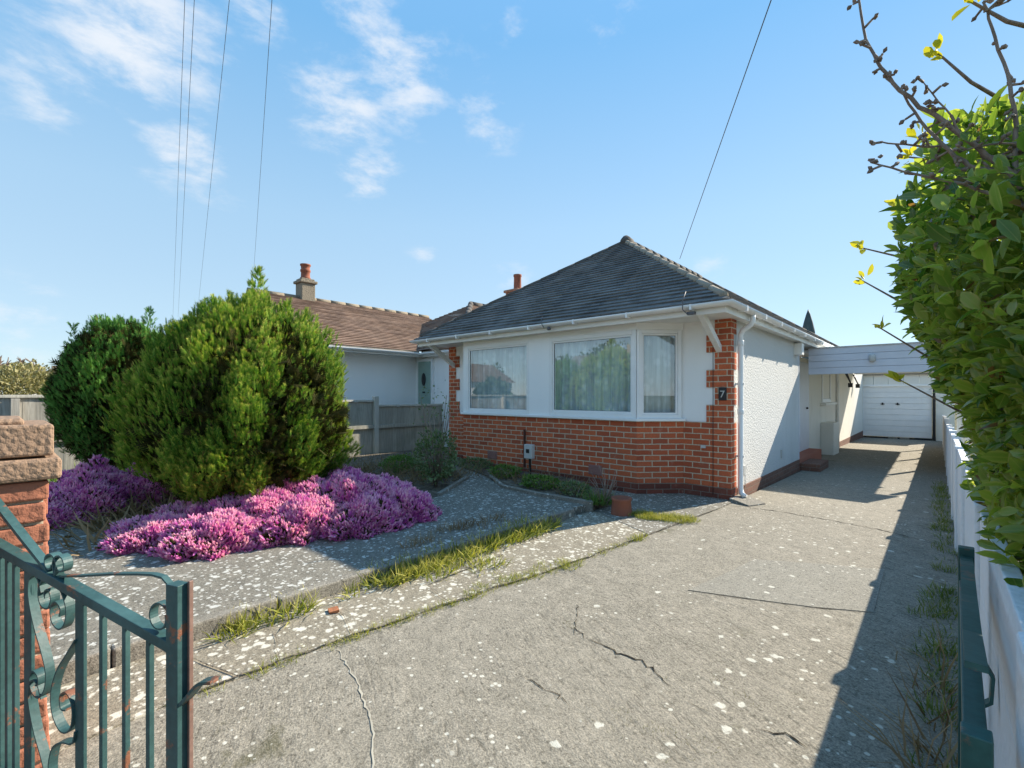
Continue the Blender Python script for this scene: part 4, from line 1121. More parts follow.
# ------------------------------------------------------------------ planting
def conifer(name, label, c, rx, ry, z0, z1, n, mat, seed, fr=(.11, .20), belly=.45, extra=()):
    """egg-shaped clipped-looking conifer: upright sprays over a bumpy shell, trunk and limbs inside"""
    root = thing(name, label, 'shrub', (c[0], c[1], 0))
    d = sphere_dirs(n); H = (z1 - z0)
    dv = unit(d * np.array([1, 1, .42])); fld = lump(dv, 150, 1.0, 110, seed); r = (1 + .26 * (fld - 1)) * lump(d, 30, .14, 8, seed + 1)
    depth = rng.uniform(.80, 1.0, n) ** .8
    zz = d[:, 2]
    # narrower towards the top, rounded under
    prof = np.where(zz > 0, 1 - .12 * zz ** 2, 1 - .10 * zz ** 2)
    Pp = np.stack([c[0] + d[:, 0] * rx * r * depth * prof, c[1] + d[:, 1] * ry * r * depth * prof,
                   z0 + H * belly + np.where(zz > 0, zz * H * (1 - belly), zz * H * belly) * (.5 + .5 * r) * depth], 1)
    cull = rng.uniform(size=n) > np.clip((.74 - fld) * 3.2, 0, .8); Pp, d, fld = Pp[cull], d[cull], fld[cull]; n = len(Pp)
    Pp[:, 2] = np.maximum(Pp[:, 2], .05)
    out = unit(d * np.array([1 / rx, 1 / ry, 1 / (H * .5)]))
    T = unit(out * .55 + np.array([0, 0, .95]) + rng.normal(0, .22, (n, 3)))
    Nn = unit(np.cross(T, unit(np.cross(out, [0, 0, 1]) + rng.normal(0, .5, (n, 3)))))
    S = rng.uniform(fr[0], fr[1], n)
    for (ex, ey, ez0, ez1, er, en) in extra:       # leaders standing out of the top
        k = rng.uniform(0, 1, en); a = rng.uniform(0, 2 * math.pi, en); rr = er * (1 - k * .85) * np.sqrt(rng.uniform(0, 1, en))
        Pe = np.stack([ex + rr * np.cos(a), ey + rr * np.sin(a), ez0 + k * (ez1 - ez0)], 1)
        Te = unit(np.stack([np.cos(a) * .55, np.sin(a) * .55, np.ones(en)], 1) + rng.normal(0, .25, (en, 3)))
        Pp = np.vstack([Pp, Pe]); T = np.vstack([T, Te]); Nn = np.vstack([Nn, unit(rng.normal(size=(en, 3)))]); S = np.concatenate([S, rng.uniform(fr[0] * .8, fr[1] * .85, en)])
    v, f, u = tpl_frond(4, .30)
    leaves('foliage', mat, Pp, T, Nn, S, v, f, u, root)
    b = MB(); b.tube([(c[0], c[1], 0), (c[0] + .03, c[1], H * .4), (c[0], c[1] + .03, z0 + H * .8)], [.09, .06, .015], 8); tr = b.build('trunk', 'bark', root)
    b = MB()
    for k in range(26):
        a = random.uniform(0, 6.28); z = random.uniform(.1, .75); dd = Vector((math.cos(a), math.sin(a), .9)); l = .62 * rx
        p = Vector((c[0], c[1], z0 + z * H * .75)); b.tube([p, p + dd * l * .5 + Vector((0, 0, -.05)), p + dd * l], [.025, .015, .006], 5)
    b.build('limb', 'bark', tr)
    # inner mass of older, denser growth
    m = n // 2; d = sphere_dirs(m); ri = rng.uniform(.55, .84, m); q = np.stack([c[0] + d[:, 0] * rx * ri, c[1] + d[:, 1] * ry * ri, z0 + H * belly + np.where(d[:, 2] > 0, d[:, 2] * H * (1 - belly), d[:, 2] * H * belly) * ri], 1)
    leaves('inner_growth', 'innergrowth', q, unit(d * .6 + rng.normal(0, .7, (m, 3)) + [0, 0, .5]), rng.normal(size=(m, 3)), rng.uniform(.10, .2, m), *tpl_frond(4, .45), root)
    return root


conifer('conifer_shrub', 'large rounded golden green conifer rising above the pink heather', (-5.80, 1.93), 1.17, 1.17, .02, 2.50, 40000, 'conifer', 11, (.055, .125), .40,
        extra=((-5.75, 2.02, 2.1, 2.80, .20, 300), (-6.1, 1.7, 2.0, 2.48, .16, 130), (-5.55, 2.25, 2.0, 2.42, .16, 120), (-6.3, 1.5, 1.8, 2.25, .16, 110)))
conifer('conifer_shrub', 'dark green egg shaped conifer left of the golden one, before the grey fence', (-7.75, 1.12), .74, .74, .28, 2.36, 22000, 'darkconifer', 5, (.05, .10), .5,
        extra=((-7.55, 1.35, 2.0, 2.46, .18, 160), (-7.95, .9, 1.9, 2.36, .15, 110), (-7.85, .65, 1.8, 2.22, .12, 70)))


def heather(label, blobs, n, seed, flower=1.0):
    """a low cushion: flower spikes over the tops of several mounds with leafy stems under them"""
    bx = np.mean([b_[0] for b_ in blobs]); by = np.mean([b_[1] for b_ in blobs])
    root = thing('heather', label, 'heather', (bx, by, .05)); g = np.random.default_rng(seed)
    w = np.array([b_[2] * b_[3] for b_ in blobs]); idx = g.choice(len(blobs), n, p=w / w.sum())
    B = np.array(blobs)[idx]; d = unit(g.normal(size=(n, 3))); d[:, 2] = np.abs(d[:, 2])
    r = lump(d, 40, .3, 12, seed) * lump(d, 150, .28, 70, seed + 2)
    Pp = np.stack([B[:, 0] + d[:, 0] * B[:, 2] * r, B[:, 1] + d[:, 1] * B[:, 3] * r, .06 + d[:, 2] * B[:, 4] * r], 1)
    # drop what lies deep inside another mound
    keep = np.ones(n, bool)
    for x, y, a, c, h in blobs:
        q = ((Pp[:, 0] - x) / a) ** 2 + ((Pp[:, 1] - y) / c) ** 2 + ((Pp[:, 2] - .06) / h) ** 2; keep &= q > .55
    Pp, d = Pp[keep], d[keep]; m = len(Pp)
    T = unit(d * .7 + np.array([0, 0, .6]) + g.normal(0, .35, (m, 3))); pat = np.sin(Pp[:, 0] * 9.1 + 2 * np.sin(Pp[:, 1] * 5.3)) * np.sin(Pp[:, 1] * 8.3 + 1.7 * np.sin(Pp[:, 0] * 6.1)); fl = g.uniform(size=m) < np.clip(flower + .06 - .35 * np.clip(pat - .45, 0, 1), 0, 1)
    leaves('flower_spikes', 'heather', Pp[fl], T[fl], g.normal(size=(fl.sum(), 3)), g.uniform(.026, .068, fl.sum()), *tpl_spike(), root)
    lf = Pp - d * .055
    leaves('leafy_stems', 'heathleaf', lf, T, g.normal(size=(m, 3)), g.uniform(.05, .09, m), *tpl_spike(), root)
    return root


heather('broad pink heather cushion spilling along the path below the golden conifer',
        [(-4.62, 1.30, .42, .40, .26), (-4.95, 1.75, .55, .50, .36), (-4.45, 1.95, .42, .45, .33), (-4.65, 2.50, .62, .55, .47), (-4.15, 2.40, .36, .42, .32), (-4.22, 2.85, .40, .38, .32), (-4.75, 2.95, .45, .42, .36), (-5.15, .98, .42, .34, .2), (-5.4, 2.2, .5, .5, .45), (-5.35, 1.35, .4, .4,   .26), (-5.4, 2.75, .45, .45, .44)], 76000, 21)
heather('smaller purple heather clump between the gate pillar and the dark conifer', [(-6.75, .62, .42, .36, .42), (-7.15, .75, .45, .40, .52), (-7.0, 1.2, .42, .36, .48), (-6.55, .35, .3, .26, .26)], 20000, 22, .95)


def blades(name, label, pts, hmin, hmax, mat, per, spread=.05, cat=None, kind='stuff', lean=.45, w=.04, parent=None):
    Pp, T, S = [], [], []
    for (x, y, z, k) in pts:
        for i in range(int(per * k)):
            a = random.uniform(0, 6.28); r = spread * math.sqrt(random.random()) * (0.5 + k)
            Pp.append((x + r * math.cos(a), y + r * math.sin(a), z)); l = random.uniform(.05, lean); b_ = random.uniform(0, 6.28)
            T.append((math.cos(a) * l + .15 * math.cos(b_), math.sin(a) * l + .15 * math.sin(b_), 1)); S.append(random.uniform(hmin, hmax) * (0.45 + .55 * k))
    n = len(Pp); o = leaves(name, mat, Pp, T, rng.normal(size=(n, 3)), S, *tpl_blade(w, .7), parent)
    return tag(o, label, cat, None, kind if parent is None else None)


def along(pts, n, jit, z, kfun=lambda: random.uniform(.3, 1)):
    out = []; L = [(Vector(b_) - Vector(a)).length for a, b_ in zip(pts, pts[1:])]
    for i in range(n):
        t = random.random() * sum(L)
        for (a, b_), l in zip(zip(pts, pts[1:]), L):
            if t <= l: break
            t -= l
        p = Vector(a).lerp(Vector(b_), min(1, t / l)); out.append((p.x + random.gauss(0, jit), p.y + random.gauss(0, jit), z, kfun()))
    return out


tufts = along([(-3.0, 1.75), (-3.0, 3.95)], 62, .035, .0) + along([(-2.99, .75), (-3.0, 1.7)], 12, .03, 0, lambda: random.uniform(.2, .7)) + along([(-3.0, 1.9), (-2.75, 2.6), (-2.62, 2.75)], 22, .06, 0, lambda: random.uniform(.15, .6))
tufts += [(-2.99, 3.3, 0, 1.3), (-2.98, 3.45, 0, 1.2), (-3.0, 3.55, 0, 1.3), (-2.98, 2.6, 0, 1.2), (-3.0, 2.95, 0, 1.2), (-2.98, 2.3, 0, 1.0), (-3.0, 1.15, 0, .9), (-2.99, 1.25, 0, 1.0)]
tag(blades('kerb_grass', None, tufts, .05, .16, 'grass', 58, .085, lean=1.1), kind='stuff')
seam = along([(-2.50, .55), (-2.46, 1.24), (-2.33, 2.24), (-2.17, 3.37), (-2.10, 4.25)], 95, .018, 0, lambda: random.uniform(.1, .55))
seam += along([(-2.42, 2.1), (-2.2, 3.2)], 45, .05, 0, lambda: random.uniform(.2, .7)) + [(-2.12, 4.05, 0, .8), (-2.1, 4.1, 0, .8), (-2.13, 4.15, 0, .7)]
tag(blades('seam_grass', None, seam, .03, .07, 'grass', 46, .045, lean=.9), kind='stuff')
cor = along([(-2.35, 4.85), (-2.0, 5.1)], 60, .07, .01, lambda: random.uniform(.4, .8))
cor += along([(-2.6, 4.95), (-2.35, 4.9)], 30, .07, .01, lambda: random.uniform(.5, 1))
tag(blades('corner_grass', None, cor, .03, .07, 'grass', 60, .05, lean=1.0), kind='stuff')
fg = along([(.05, 2.2), (.04, 4.5), (.03, 10)], 120, .03, 0, lambda: random.uniform(.15, .8)) + along([(-.0, 2.6), (.0, 4.5)], 45, .045, 0, lambda: random.uniform(.1, .6))
tag(blades('fence_grass', None, fg, .03, .10, 'fencegrass', 34, .06, lean=.8), kind='stuff')
tag(blades('dry_stalks', None, along([(.0, 2.1), (-.02, 3.2)], 26, .05, 0), .15, .3, 'straw', 7, .06, lean=1.3, w=.018), kind='stuff')
dr_ = [(x, y, 0, random.uniform(.15, .4)) for x, y in [(-.72, 2.3), (-.66, 2.28), (-.6, 2.24), (-.78, 2.33), (-1.62, 2.31), (-.98, 2.18)]]
dr_ += [(random.gauss(-.98, .10), random.gauss(1.78, .06), 0, random.uniform(.05, .2)) for _ in range(22)] + [(random.gauss(-.72, .07), random.gauss(1.86, .05), 0, random.uniform(.05, .2)) for _ in range(14)]
tag(blades('drive_moss', None, dr_, .012, .03, 'moss', 60, .05, lean=1.5), kind='stuff')
pg = along([(-3.25, 2.3), (-3.5, 3.15), (-3.3, 3.6)], 34, .09, .08, lambda: random.uniform(.2, .8))
tag(blades('path_grass', None, pg, .06, .13, 'straw', 34, .07, lean=1.0, w=.03), kind='stuff')
lit = [(random.uniform(-7.1, -5.1), random.uniform(.55, 1.5), .07, random.uniform(.4, 1)) for _ in range(150)]
tag(blades('dead_fronds', None, lit, .16, .34, 'straw', 9, .12, lean=4.0, w=.05), kind='stuff')
bedw = [(random.uniform(-7.6, -5.5), random.uniform(3.9, 5.3), .06, random.uniform(.3, 1)) for _ in range(220)] + [(random.uniform(-5.2, -3.3), random.uniform(4.85, 5.6), .1, random.uniform(.2, .7)) for _ in range(70)]
tag(blades('bed_stalks', None, bedw, .12, .34, 'straw', 10, .12, lean=2.0, w=.02), kind='stuff')
nbg = [(random.uniform(-9.3, -8.8), random.uniform(-.6, 3.5), .05, random.uniform(.4, 1)) for _ in range(130)]
tag(blades('border_grass', None, nbg, .15, .35, 'weed', 20, .12, lean=.8), kind='stuff')


def leafy(name, label, cat, c, rx, ry, rz, n, size, mat, group=None, z0=.08, stems=6, tpl=None, seed=3, up=.5):
    root = thing(name, label, cat, (c[0], c[1], z0), group); d = sphere_dirs(n); r = lump(d, 30, .4, 12, seed) * rng.uniform(.35, 1, n) ** .5
    Pp = np.stack([c[0] + d[:, 0] * rx * r, c[1] + d[:, 1] * ry * r, z0 + rz + d[:, 2] * rz * r], 1)
    T = unit(d + np.array([0, 0, up]) + rng.normal(0, .5, (n, 3)))
    v, f, u = tpl or tpl_leaf(.26)
    leaves('leaves', mat, Pp, T, rng.normal(size=(n, 3)) + np.array([0, 0, 1.2]), rng.uniform(size * .6, size * 1.3, n), v, f, u, root)
    b = MB()
    for k in range(stems):
        a = 6.28 * k / stems + random.random(); q = Vector((c[0], c[1], z0 - .05)); e = Vector((c[0] + math.cos(a) * rx * .75, c[1] + math.sin(a) * ry * .75, z0 + rz * random.uniform(1.2, 1.8)))
        b.tube([q, q.lerp(e, .5) + Vector((0, 0, rz * .3)), e], [.012, .008, .003], 5)
    b.build('stems', 'twig', root)
    return root


leafy('rose_bush', 'sparse green rose bush standing beside the shaded path edging', 'bush', (-5.32, 4.25), .34, .34, .40, 1500, .045, 'bluegreen', stems=14)
ro = thing('rose', 'thin bare upright rose stems rising from the green bush by the wall', 'rose', (-5.35, 4.25, .08)); b = MB()
for k in range(9):
    a = random.uniform(0, 6.28); q = Vector((-5.35, 4.25, .1)); e = Vector((-5.35 + math.cos(a) * .22, 4.25 + math.sin(a) * .22, random.uniform(1.0, 1.42))); b.tube([q, q.lerp(e, .5) + Vector((.03, 0, .05)), e], [.010, .007, .004], 5)
b.build('stems', 'twig', ro)
q = rng.normal(size=(90, 3)) * [.13, .13, .17] + [-5.38, 4.27, 1.15]
leaves('leaves', 'bluegreen', q, rng.normal(size=(90, 3)) + [0, 0, .6], rng.normal(size=(90, 3)) + [0, 0, 1], rng.uniform(.025, .05, 90), *tpl_leaf(.28), ro)
for i, (x, y, a, h, n, mt, lb) in enumerate([(-6.75, 4.6, .42, .22, 2200, 'weed', 'bright green ferny clump in the shaded bed before the wooden fence'),
                                          (-5.9, 4.75, .34, .2, 1500, 'bluegreen', 'dull green low plant behind the rose bush'),
                                          (-4.05, 5.05, .36, .15, 1700, 'weed', 'green trailing plant at the middle of the bed under the bay window'),
                                          (-3.45, 5.0, .30, .14, 1200, 'bluegreen', 'spreading grey green plant in the wall bed nearest the clay pot'),
                                          (-5.0, 5.35, .34, .16, 1500, 'weed', 'leafy green clump in the wall bed near the grey meter post'),
                                          (-6.0, 5.65, .4, .15, 1400, 'bluegreen', 'low dull clump at the far end of the wall bed')]):
    leafy('bedding_plant', lb, 'plant', (x, y), a * .9, a * .7, h * .62, int(n * .6), .036, mt, 'low plants in the shaded beds', seed=30 + i)
b = MB()
for k in range(16):
    a = random.uniform(0, 6.28); q = Vector((-2.93 + random.uniform(-.06, .06), 4.86 + random.uniform(-.05, .05), .08)); e = q + Vector((math.cos(a) * .16, math.sin(a) * .16, random.uniform(.18, .5))); b.tube([q, q.lerp(e, .55) + Vector((.02, 0, .03)), e], [.006, .004, .002], 5)
tag(b.build('dead_stalks', 'twig'), 'dry bare twiggy stalks growing beside the clay pot', 'dead plant')
tag(blades('weedy_tuft', 'spiky green weed tuft at the foot of the clay pot', [(-2.98 + random.uniform(-.14, .1), 4.85 + random.uniform(-.1, .1), .08, random.uniform(.4, 1)) for _ in range(26)], .08, .2, 'weed', 16, .06, 'weed', lean=1.0, w=.03), kind='thing')
# clay chimney pot lying at the end of the bed
b = MB(); b.lathe((-2.68, 4.82, .0), [(.125, 0), (.12, .02), (.105, .16), (.112, .17), (.115, .20), (.10, .20), (.09, .12)], 22)
tag(b.build('clay_pot', 'darkpot'), 'small old terracotta pot standing at the end of the wall bed', 'pot')
# grey meter post in the bed
mp = thing('garden_outlet', 'small pale grey outlet box on a short dark post by the brick wall', 'outlet box', (-4.72, 5.62, .08))
b = MB(); b.box(-4.735, -4.705, 5.61, 5.64, .05, .40); b.build('post', 'black', mp)
b = MB(); b.box(-4.80, -4.64, 5.57, 5.65, .38, .60); bo = b.build('box', 'greybox', mp, bevel=.01)
b = MB(); b.box(-4.75, -4.69, 5.562, 5.57, .47, .53); b.build('socket', 'black', bo)
b = MB(); b.v = []; b.prism([(-2.86, 1.42), (-2.80, 1.40), (-2.77, 1.45), (-2.83, 1.47)], .012, lambda p: .03 if p[1] > 1.43 else .02)
tag(b.build('brick_chip', 'terracotta'), 'little orange brick chip lying by the kerb grass', 'brick chip')

# ------------------------------------------------------------------ hedge beyond the right fence
hd = thing('hedge', 'tall glossy green hedge with yellowish leaf edges overhanging the white fence', 'hedge', (.6, 2.4, 0))
n = 36000
u_ = rng.uniform(-1, 1, (n, 3)); ax = rng.integers(0, 3, n)
# rounded box: points over a superellipsoid
d = sphere_dirs(n); p_ = 5.5
k = (np.abs(d) ** p_).sum(1) ** (-1 / p_); q = d * k[:, None]
rr = lump(unit(d), 120, .16, 40, 77) * (1 - rng.uniform(0, 1, n) ** 1.6 * .30)
q = q * rr[:, None]
hc = np.array([.41, 2.52, 1.42]); hr = np.array([.50, 1.22, .88])
Pp = hc + q * hr
near = np.clip(2.2 - Pp[:, 1], 0, None); Pp[:, 0] += near * .06; Pp[:, 2] -= np.where(Pp[:, 2] > 1.5, near * .38, 0)
low = np.clip(1.75 - Pp[:, 2], 0, .5); Pp[:, 0] += np.where(Pp[:, 0] < .4, low * .42, 0)
keep = (Pp[:, 2] > np.where(Pp[:, 0] < .22, .90, .6)) & (Pp[:, 1] > .8); Pp, d_ = Pp[keep], unit(q[keep] / hr); n = len(Pp)
T = unit(d_ * .55 + np.array([-.15, -.1, .45]) + rng.normal(0, .55, (n, 3)))
Nn = unit(d_ * .8 + np.array([0, 0, .7]) + rng.normal(0, .35, (n, 3)))
h0 = n // 2; sz = rng.uniform(0, 1, n) ** 1.5 * .055 + .024
leaves('broad_leaves', 'hedge', Pp[:h0], T[:h0], Nn[:h0], sz[:h0], *tpl_leaf(.27, .05, -.18), hd)
leaves('curled_leaves', 'hedge', Pp[h0:], T[h0:], Nn[h0:], sz[h0:] * 1.05, *tpl_leaf(.18, .11, -.42), hd)
b = MB()
for k in range(34):     # woody shoots lying in the face
    y = random.uniform(2.3, 3.5); z = random.uniform(1.0, 1.8); q0 = Vector((.22, y, z)); q1 = Vector((-.02 + max(0, 1.75 - z) * .3, y + random.uniform(-.4, .2), z + random.uniform(.05, .4)))
    b.tube([q0, q0.lerp(q1, .5) + Vector((0, 0, .03)), q1], [.007, .005, .003], 5)
b.build('face_twigs', 'twig', hd)
m = 9000; d = sphere_dirs(m); k = (np.abs(d) ** p_).sum(1) ** (-1 / p_); q = d * k[:, None] * rng.uniform(.45, .8, m)[:, None]; Pi = hc + q * hr; kp = (Pi[:, 2] > .6) & (Pi[:, 1] > .9); Pi = Pi[kp]; m = len(Pi)
Pi[:, 0] += np.where(Pi[:, 0] < .4, np.clip(1.75 - Pi[:, 2], 0, .5) * .42, 0)
leaves('inner_leaves', 'hedge', Pi, rng.normal(size=(m, 3)) + [0, 0, .4], rng.normal(size=(m, 3)) + [0, 0, 1], rng.uniform(.04, .08, m), *tpl_leaf(.24), hd)
b = MB()
for k in range(40):
    x0, y0 = random.uniform(.4, .7), random.uniform(2.1, 3.2); a = random.uniform(0, 6.28)
    q0 = Vector((x0, y0, 0)); q2 = Vector((max(.12, x0 + math.cos(a) * .35), y0 + math.sin(a) * .25, random.uniform(1.2, 1.75))); b.tube([q0, q0.lerp(q2, .5) + Vector((0, 0, .2)), q2], [.022, .014, .005], 6)
b.build('stems', 'twig', hd)
# young shoots with yellow tips standing out of the hedge face
yl, yt = [], []
for s0, s1 in [((.02, 2.75, 1.95), (-.27, 2.72, 2.06)), ((.0, 2.8, 1.72), (-.26, 2.70, 1.90)), ((.15, 2.95, 1.42), (-.2, 2.72, 1.68)), ((.25, 3.0, 1.2), (-.13, 2.75, 1.44)),
               ((.15, 2.1, 2.28), (.0, 1.95, 2.42)), ((.2, 1.8, 2.3), (.06, 1.68, 2.38)), ((.1, 2.3, 2.2), (-.08, 2.3, 2.26)), ((.4, 1.5, 2.35), (.22, 1.33, 2.62)), ((.1, 2.5, 2.05), (-.12, 2.5, 2.15)), ((.08, 2.4, 2.15), (-.05, 2.3, 2.32))]:
    s0, s1 = Vector(s0), Vector(s1); b = MB(); b.tube([s0, s0.lerp(s1, .5) + Vector((0, 0, -.015)), s1], [.006, .005, .003], 5); b.build('shoot', 'twig', hd)
    for k in range(7):
        yl.append(s1 + Vector((random.gauss(0, .012), random.gauss(0, .012), random.gauss(0, .012)))); yt.append((s1 - s0).normalized() * .5 + Vector((random.gauss(0, .5), random.gauss(0, .5), random.gauss(.3, .4))))
leaves('young_leaves', 'youngleaf', yl, yt, rng.normal(size=(len(yl), 3)) + [0, 0, 1], rng.uniform(.03, .055, len(yl)), *tpl_leaf(.25), hd)

# ------------------------------------------------------------------ budding bare branches leaning out over the hedge
bt = thing('bare_branches', 'bare budding grey brown branches leaning out above the hedge', 'tree', (.62, 1.35, 0))
c_, s_ = math.cos(R(42.189)), math.sin(R(42.189))


def at(u, v, Z):
    """a point Z metres in front of where the photographer stood"""
    l = (u - 512) / 470 * Z; return Vector((c_ * l - s_ * Z, s_ * l + c_ * Z, EYE + (395 - v) / 470 * Z))


brs = [([(1075, 210, 1.05), (1024, 182, 1.12), (988, 156, 1.16), (953, 129, 1.2), (910, 98, 1.25), (882, 68, 1.28), (867, 39, 1.31), (857, -6, 1.34)], .0125, .0045),
       ([(1075, 195, 1.08), (1024, 174, 1.14), (980, 169, 1.17), (949, 150, 1.2), (921, 121, 1.24), (900, 90, 1.27)], .0125, .004),
       ([(940, 146, 1.2), (915, 145, 1.22), (882, 142, 1.25)], .005, .003),
       ([(1080, 226, 1.05), (1024, 205, 1.1), (961, 185, 1.17), (902, 172, 1.22), (868, 160, 1.26)], .008, .003),
       ([(1020, 190, 1.12), (1014, 150, 1.14), (1016, 117, 1.15), (1007, 74, 1.17), (992, 27, 1.2), (983, 2, 1.22)], .010, .004),
       ([(984, 12, 1.2), (1000, 4, 1.2), (1030, -8, 1.19)], .004, .003),
       ([(962, 138, 1.19), (945, 108, 1.2), (923, 82, 1.22)], .0045, .002),
       ([(1040, 150, 1.1), (1000, 143, 1.14), (960, 152, 1.18)], .004, .003)]
trunk = MB(); tp = [Vector((.62, 1.35, 0)), Vector((.60, 1.34, .9)), at(1120, 300, .98), at(1075, 205, 1.06)]
trunk.tube(smooth_path(tp, 4), [.03 - .0010 * i for i in range(13)], 8); tk = trunk.build('trunk', 'bark', bt)
for pts, r0, r1 in brs:
    pp = smooth_path([at(*p) for p in pts], 4); n = len(pp); b = MB()
    for i in range(1, n - 1): pp[i] = pp[i] + Vector((random.gauss(0, .0015), random.gauss(0, .0015), random.gauss(0, .0015)))
    b.tube(pp, [(r0 + (r1 - r0) * i / (n - 1)) * .62 for i in range(n)], 7)
    for i in range(2, n):            # spurs with clustered buds
        if random.random() < .72:
            q = pp[i]; o_ = Vector((random.gauss(0, 1), random.gauss(0, 1), random.gauss(.2, 1))).normalized(); l = random.uniform(.012, .028)
            b.tube([q, q + o_ * l], [.0035, .003], 5)
            for _ in range(random.randint(1, 3)):
                e = q + o_ * l + Vector((random.gauss(0, .004),) * 3); w = e + (o_ + Vector((random.gauss(0, .5), random.gauss(0, .5), random.gauss(0, .5)))).normalized() * .014
                b.tube([e, e.lerp(w, .5), w], [.002, .0055, .001], 6)
    b.build('branch', 'twig', bt)

# ------------------------------------------------------------------ overhead lines
def line(label, A, B, r=.006, sag=.25, group='overhead lines crossing the sky'):
    A, B = Vector(A), Vector(B); b = MB(); pts = []
    for i in range(41):
        t = i / 40; p = A.lerp(B, t); p.z -= sag * 4 * t * (1 - t); pts.append(p)
    b.tube(pts, r, 5); return tag(b.build('overhead_line', 'steel'), label, 'cable', group)


line('single dark cable rising from the bungalow roof to the top of the picture', (-4.4, 10.6, 4.5), (5.0, -5.0, 7.45), .006, .0)
line('lone thin cable passing above the golden conifer top', (-22.6, 7.8, 7.0), (16, -4.9, 7.75), .0045, .1)
for lb, o_ in (('leftmost of the three faint cables above the dark conifer', -.28), ('middle of the three faint cables above the dark conifer', .0), ('rightmost of the three faint cables above the dark conifer', 1.05)):
    line(lb, (-38.6 + .2 * o_, 8.5 + o_ * 1.0, 6.7), (12, -2.28 + o_ * .03, 8.4), .0045, .1)

# ------------------------------------------------------------------ beyond the left fence
leafy('garden_bush', 'pale olive rounded bush showing above the grey fence', 'bush', (-17.5, .30), 1.35, 1.3, 1.06, 14000, .08, 'palebush', z0=.1, stems=8, seed=51)


def bare_tree(label, c, h, spread, n1=9, group=None, r0=.12):
    root = thing('bare_tree', label, 'tree', c, group); b = MB(); top = Vector((c[0], c[1], h * .38))
    b.tube([Vector(c), Vector(c).lerp(top, .5) + Vector((.05, .03, 0)), top], [r0, r0 * .8, r0 * .65], 8); b.build('trunk', 'bark', root); b = MB()
    def grow(p, d, l, r, lev):
        e = p + d * l; mid = p.lerp(e, .5) + Vector((random.gauss(0, .05 * l), random.gauss(0, .05 * l), .04 * l)); b.tube([p, mid, e], [r, r * .8, r * .55], 5 if lev < 2 else 4, False)
        if lev >= 4: return
        for k in range(random.randint(2, 4) if lev else n1):
            nd = (d + Vector((random.gauss(0, .55), random.gauss(0, .55), random.gauss(.12, .4)))).normalized(); grow(p.lerp(e, random.uniform(.55, 1)), nd, l * random.uniform(.55, .8), r * .62, lev + 1)
    for k in range(n1):
        a = 6.28 * k / n1 + random.random(); grow(top - Vector((0, 0, random.uniform(0, h * .08))), Vector((math.cos(a) * spread, math.sin(a) * spread, random.uniform(.5, 1.1))).normalized(), h * .22, r0 * .45, 1)
    b.build('crown', 'twig', root); return root


bare_tree('bare leafless tree far beyond the grey fence, at the picture edge', (-38, .69, 0), 4.9, 1.0, 9, 'bare trees beyond the fence', .28)
bare_tree('smaller bare leafless tree far beyond the fence, beside the dark conifer', (-39.6, 1.95, 0), 4.4, 1.1, 9, 'bare trees beyond the fence', .24)


def far_house(label, x0, x1, y0, y1, ze, zr, wall, roof, axis='x', group=None):
    root = thing('distant_house', label, 'house', ((x0 + x1) / 2, (y0 + y1) / 2, 0), group); b = MB(); b.box(x0, x1, y0, y1, -.1, ze)
    if axis == 'x':
        ym = (y0 + y1) / 2
        for x in (x0 + .001, x1 - .001): b.add([(x, y0, ze), (x, y1, ze), (x, ym, zr - .05)], [(0, 1, 2)])
        b.build('wall', wall, root); r = MB()
        tiled_slope(r, (x0 - .3, y0 - .3, ze - .05), (x1 + .3, y0 - .3, ze - .05), (x0 - .3, ym, zr), (x1 + .3, ym, zr), 14); tiled_slope(r, (x1 + .3, y1 + .3, ze - .05), (x0 - .3, y1 + .3, ze - .05), (x1 + .3, ym, zr), (x0 - .3, ym, zr), 14)
    else:
        xm = (x0 + x1) / 2
        for y in (y0 + .001, y1 - .001): b.add([(x0, y, ze), (x1, y, ze), (xm, y, zr - .05)], [(0, 1, 2)])
        b.build('wall', wall, root); r = MB()
        tiled_slope(r, (x1 + .3, y0 - .3, ze - .05), (x1 + .3, y1 + .3, ze - .05), (xm, y0 - .3, zr), (xm, y1 + .3, zr), 14); tiled_slope(r, (x0 - .3, y1 + .3, ze - .05), (x0 - .3, y0 - .3, ze - .05), (xm, y1 + .3, zr), (xm, y0 - .3, zr), 14)
    ro = r.build('roof', roof, root); b = MB(); b.box((x0 + x1) / 2 - .3, (x0 + x1) / 2 + .3, (y0 + y1) / 2 - .3, (y0 + y1) / 2 + .3, zr - .6, zr + .6); b.build('chimney', 'stone', ro)
    return root


far_house('brown roofed house far beyond the bare trees at the left', -82, -76, 2.0, 8, 2.9, 4.3, 'cream', 'browntile', 'y')
# ------------------------------------------------------------------ across the street, behind the photographer: seen mirrored in the bay window
h1 = far_house('pink brick bungalow across the street, mirrored in the bay window', -22, -12.2, -24, -17, 2.6, 4.6, 'pinkbrick', 'slate', 'x')


def front_fit(root, items, y):
    for nm, x0, x1, z0, z1, mt in items:
        b = MB(); b.box(x0, x1, y, y + .06, z0, z1)
        o = b.build(nm, 'upvc' if nm == 'window' else mt, root)
        if nm == 'window':
            b = MB(); m_ = (x0 + x1) / 2; b.box(x0 + .12, m_ - .06, y + .061, y + .07, z0 + .12, z1 - .12); b.box(m_ + .06, x1 - .12, y + .061, y + .07, z0 + .12, z1 - .12); b.build('pane', 'dark', o)


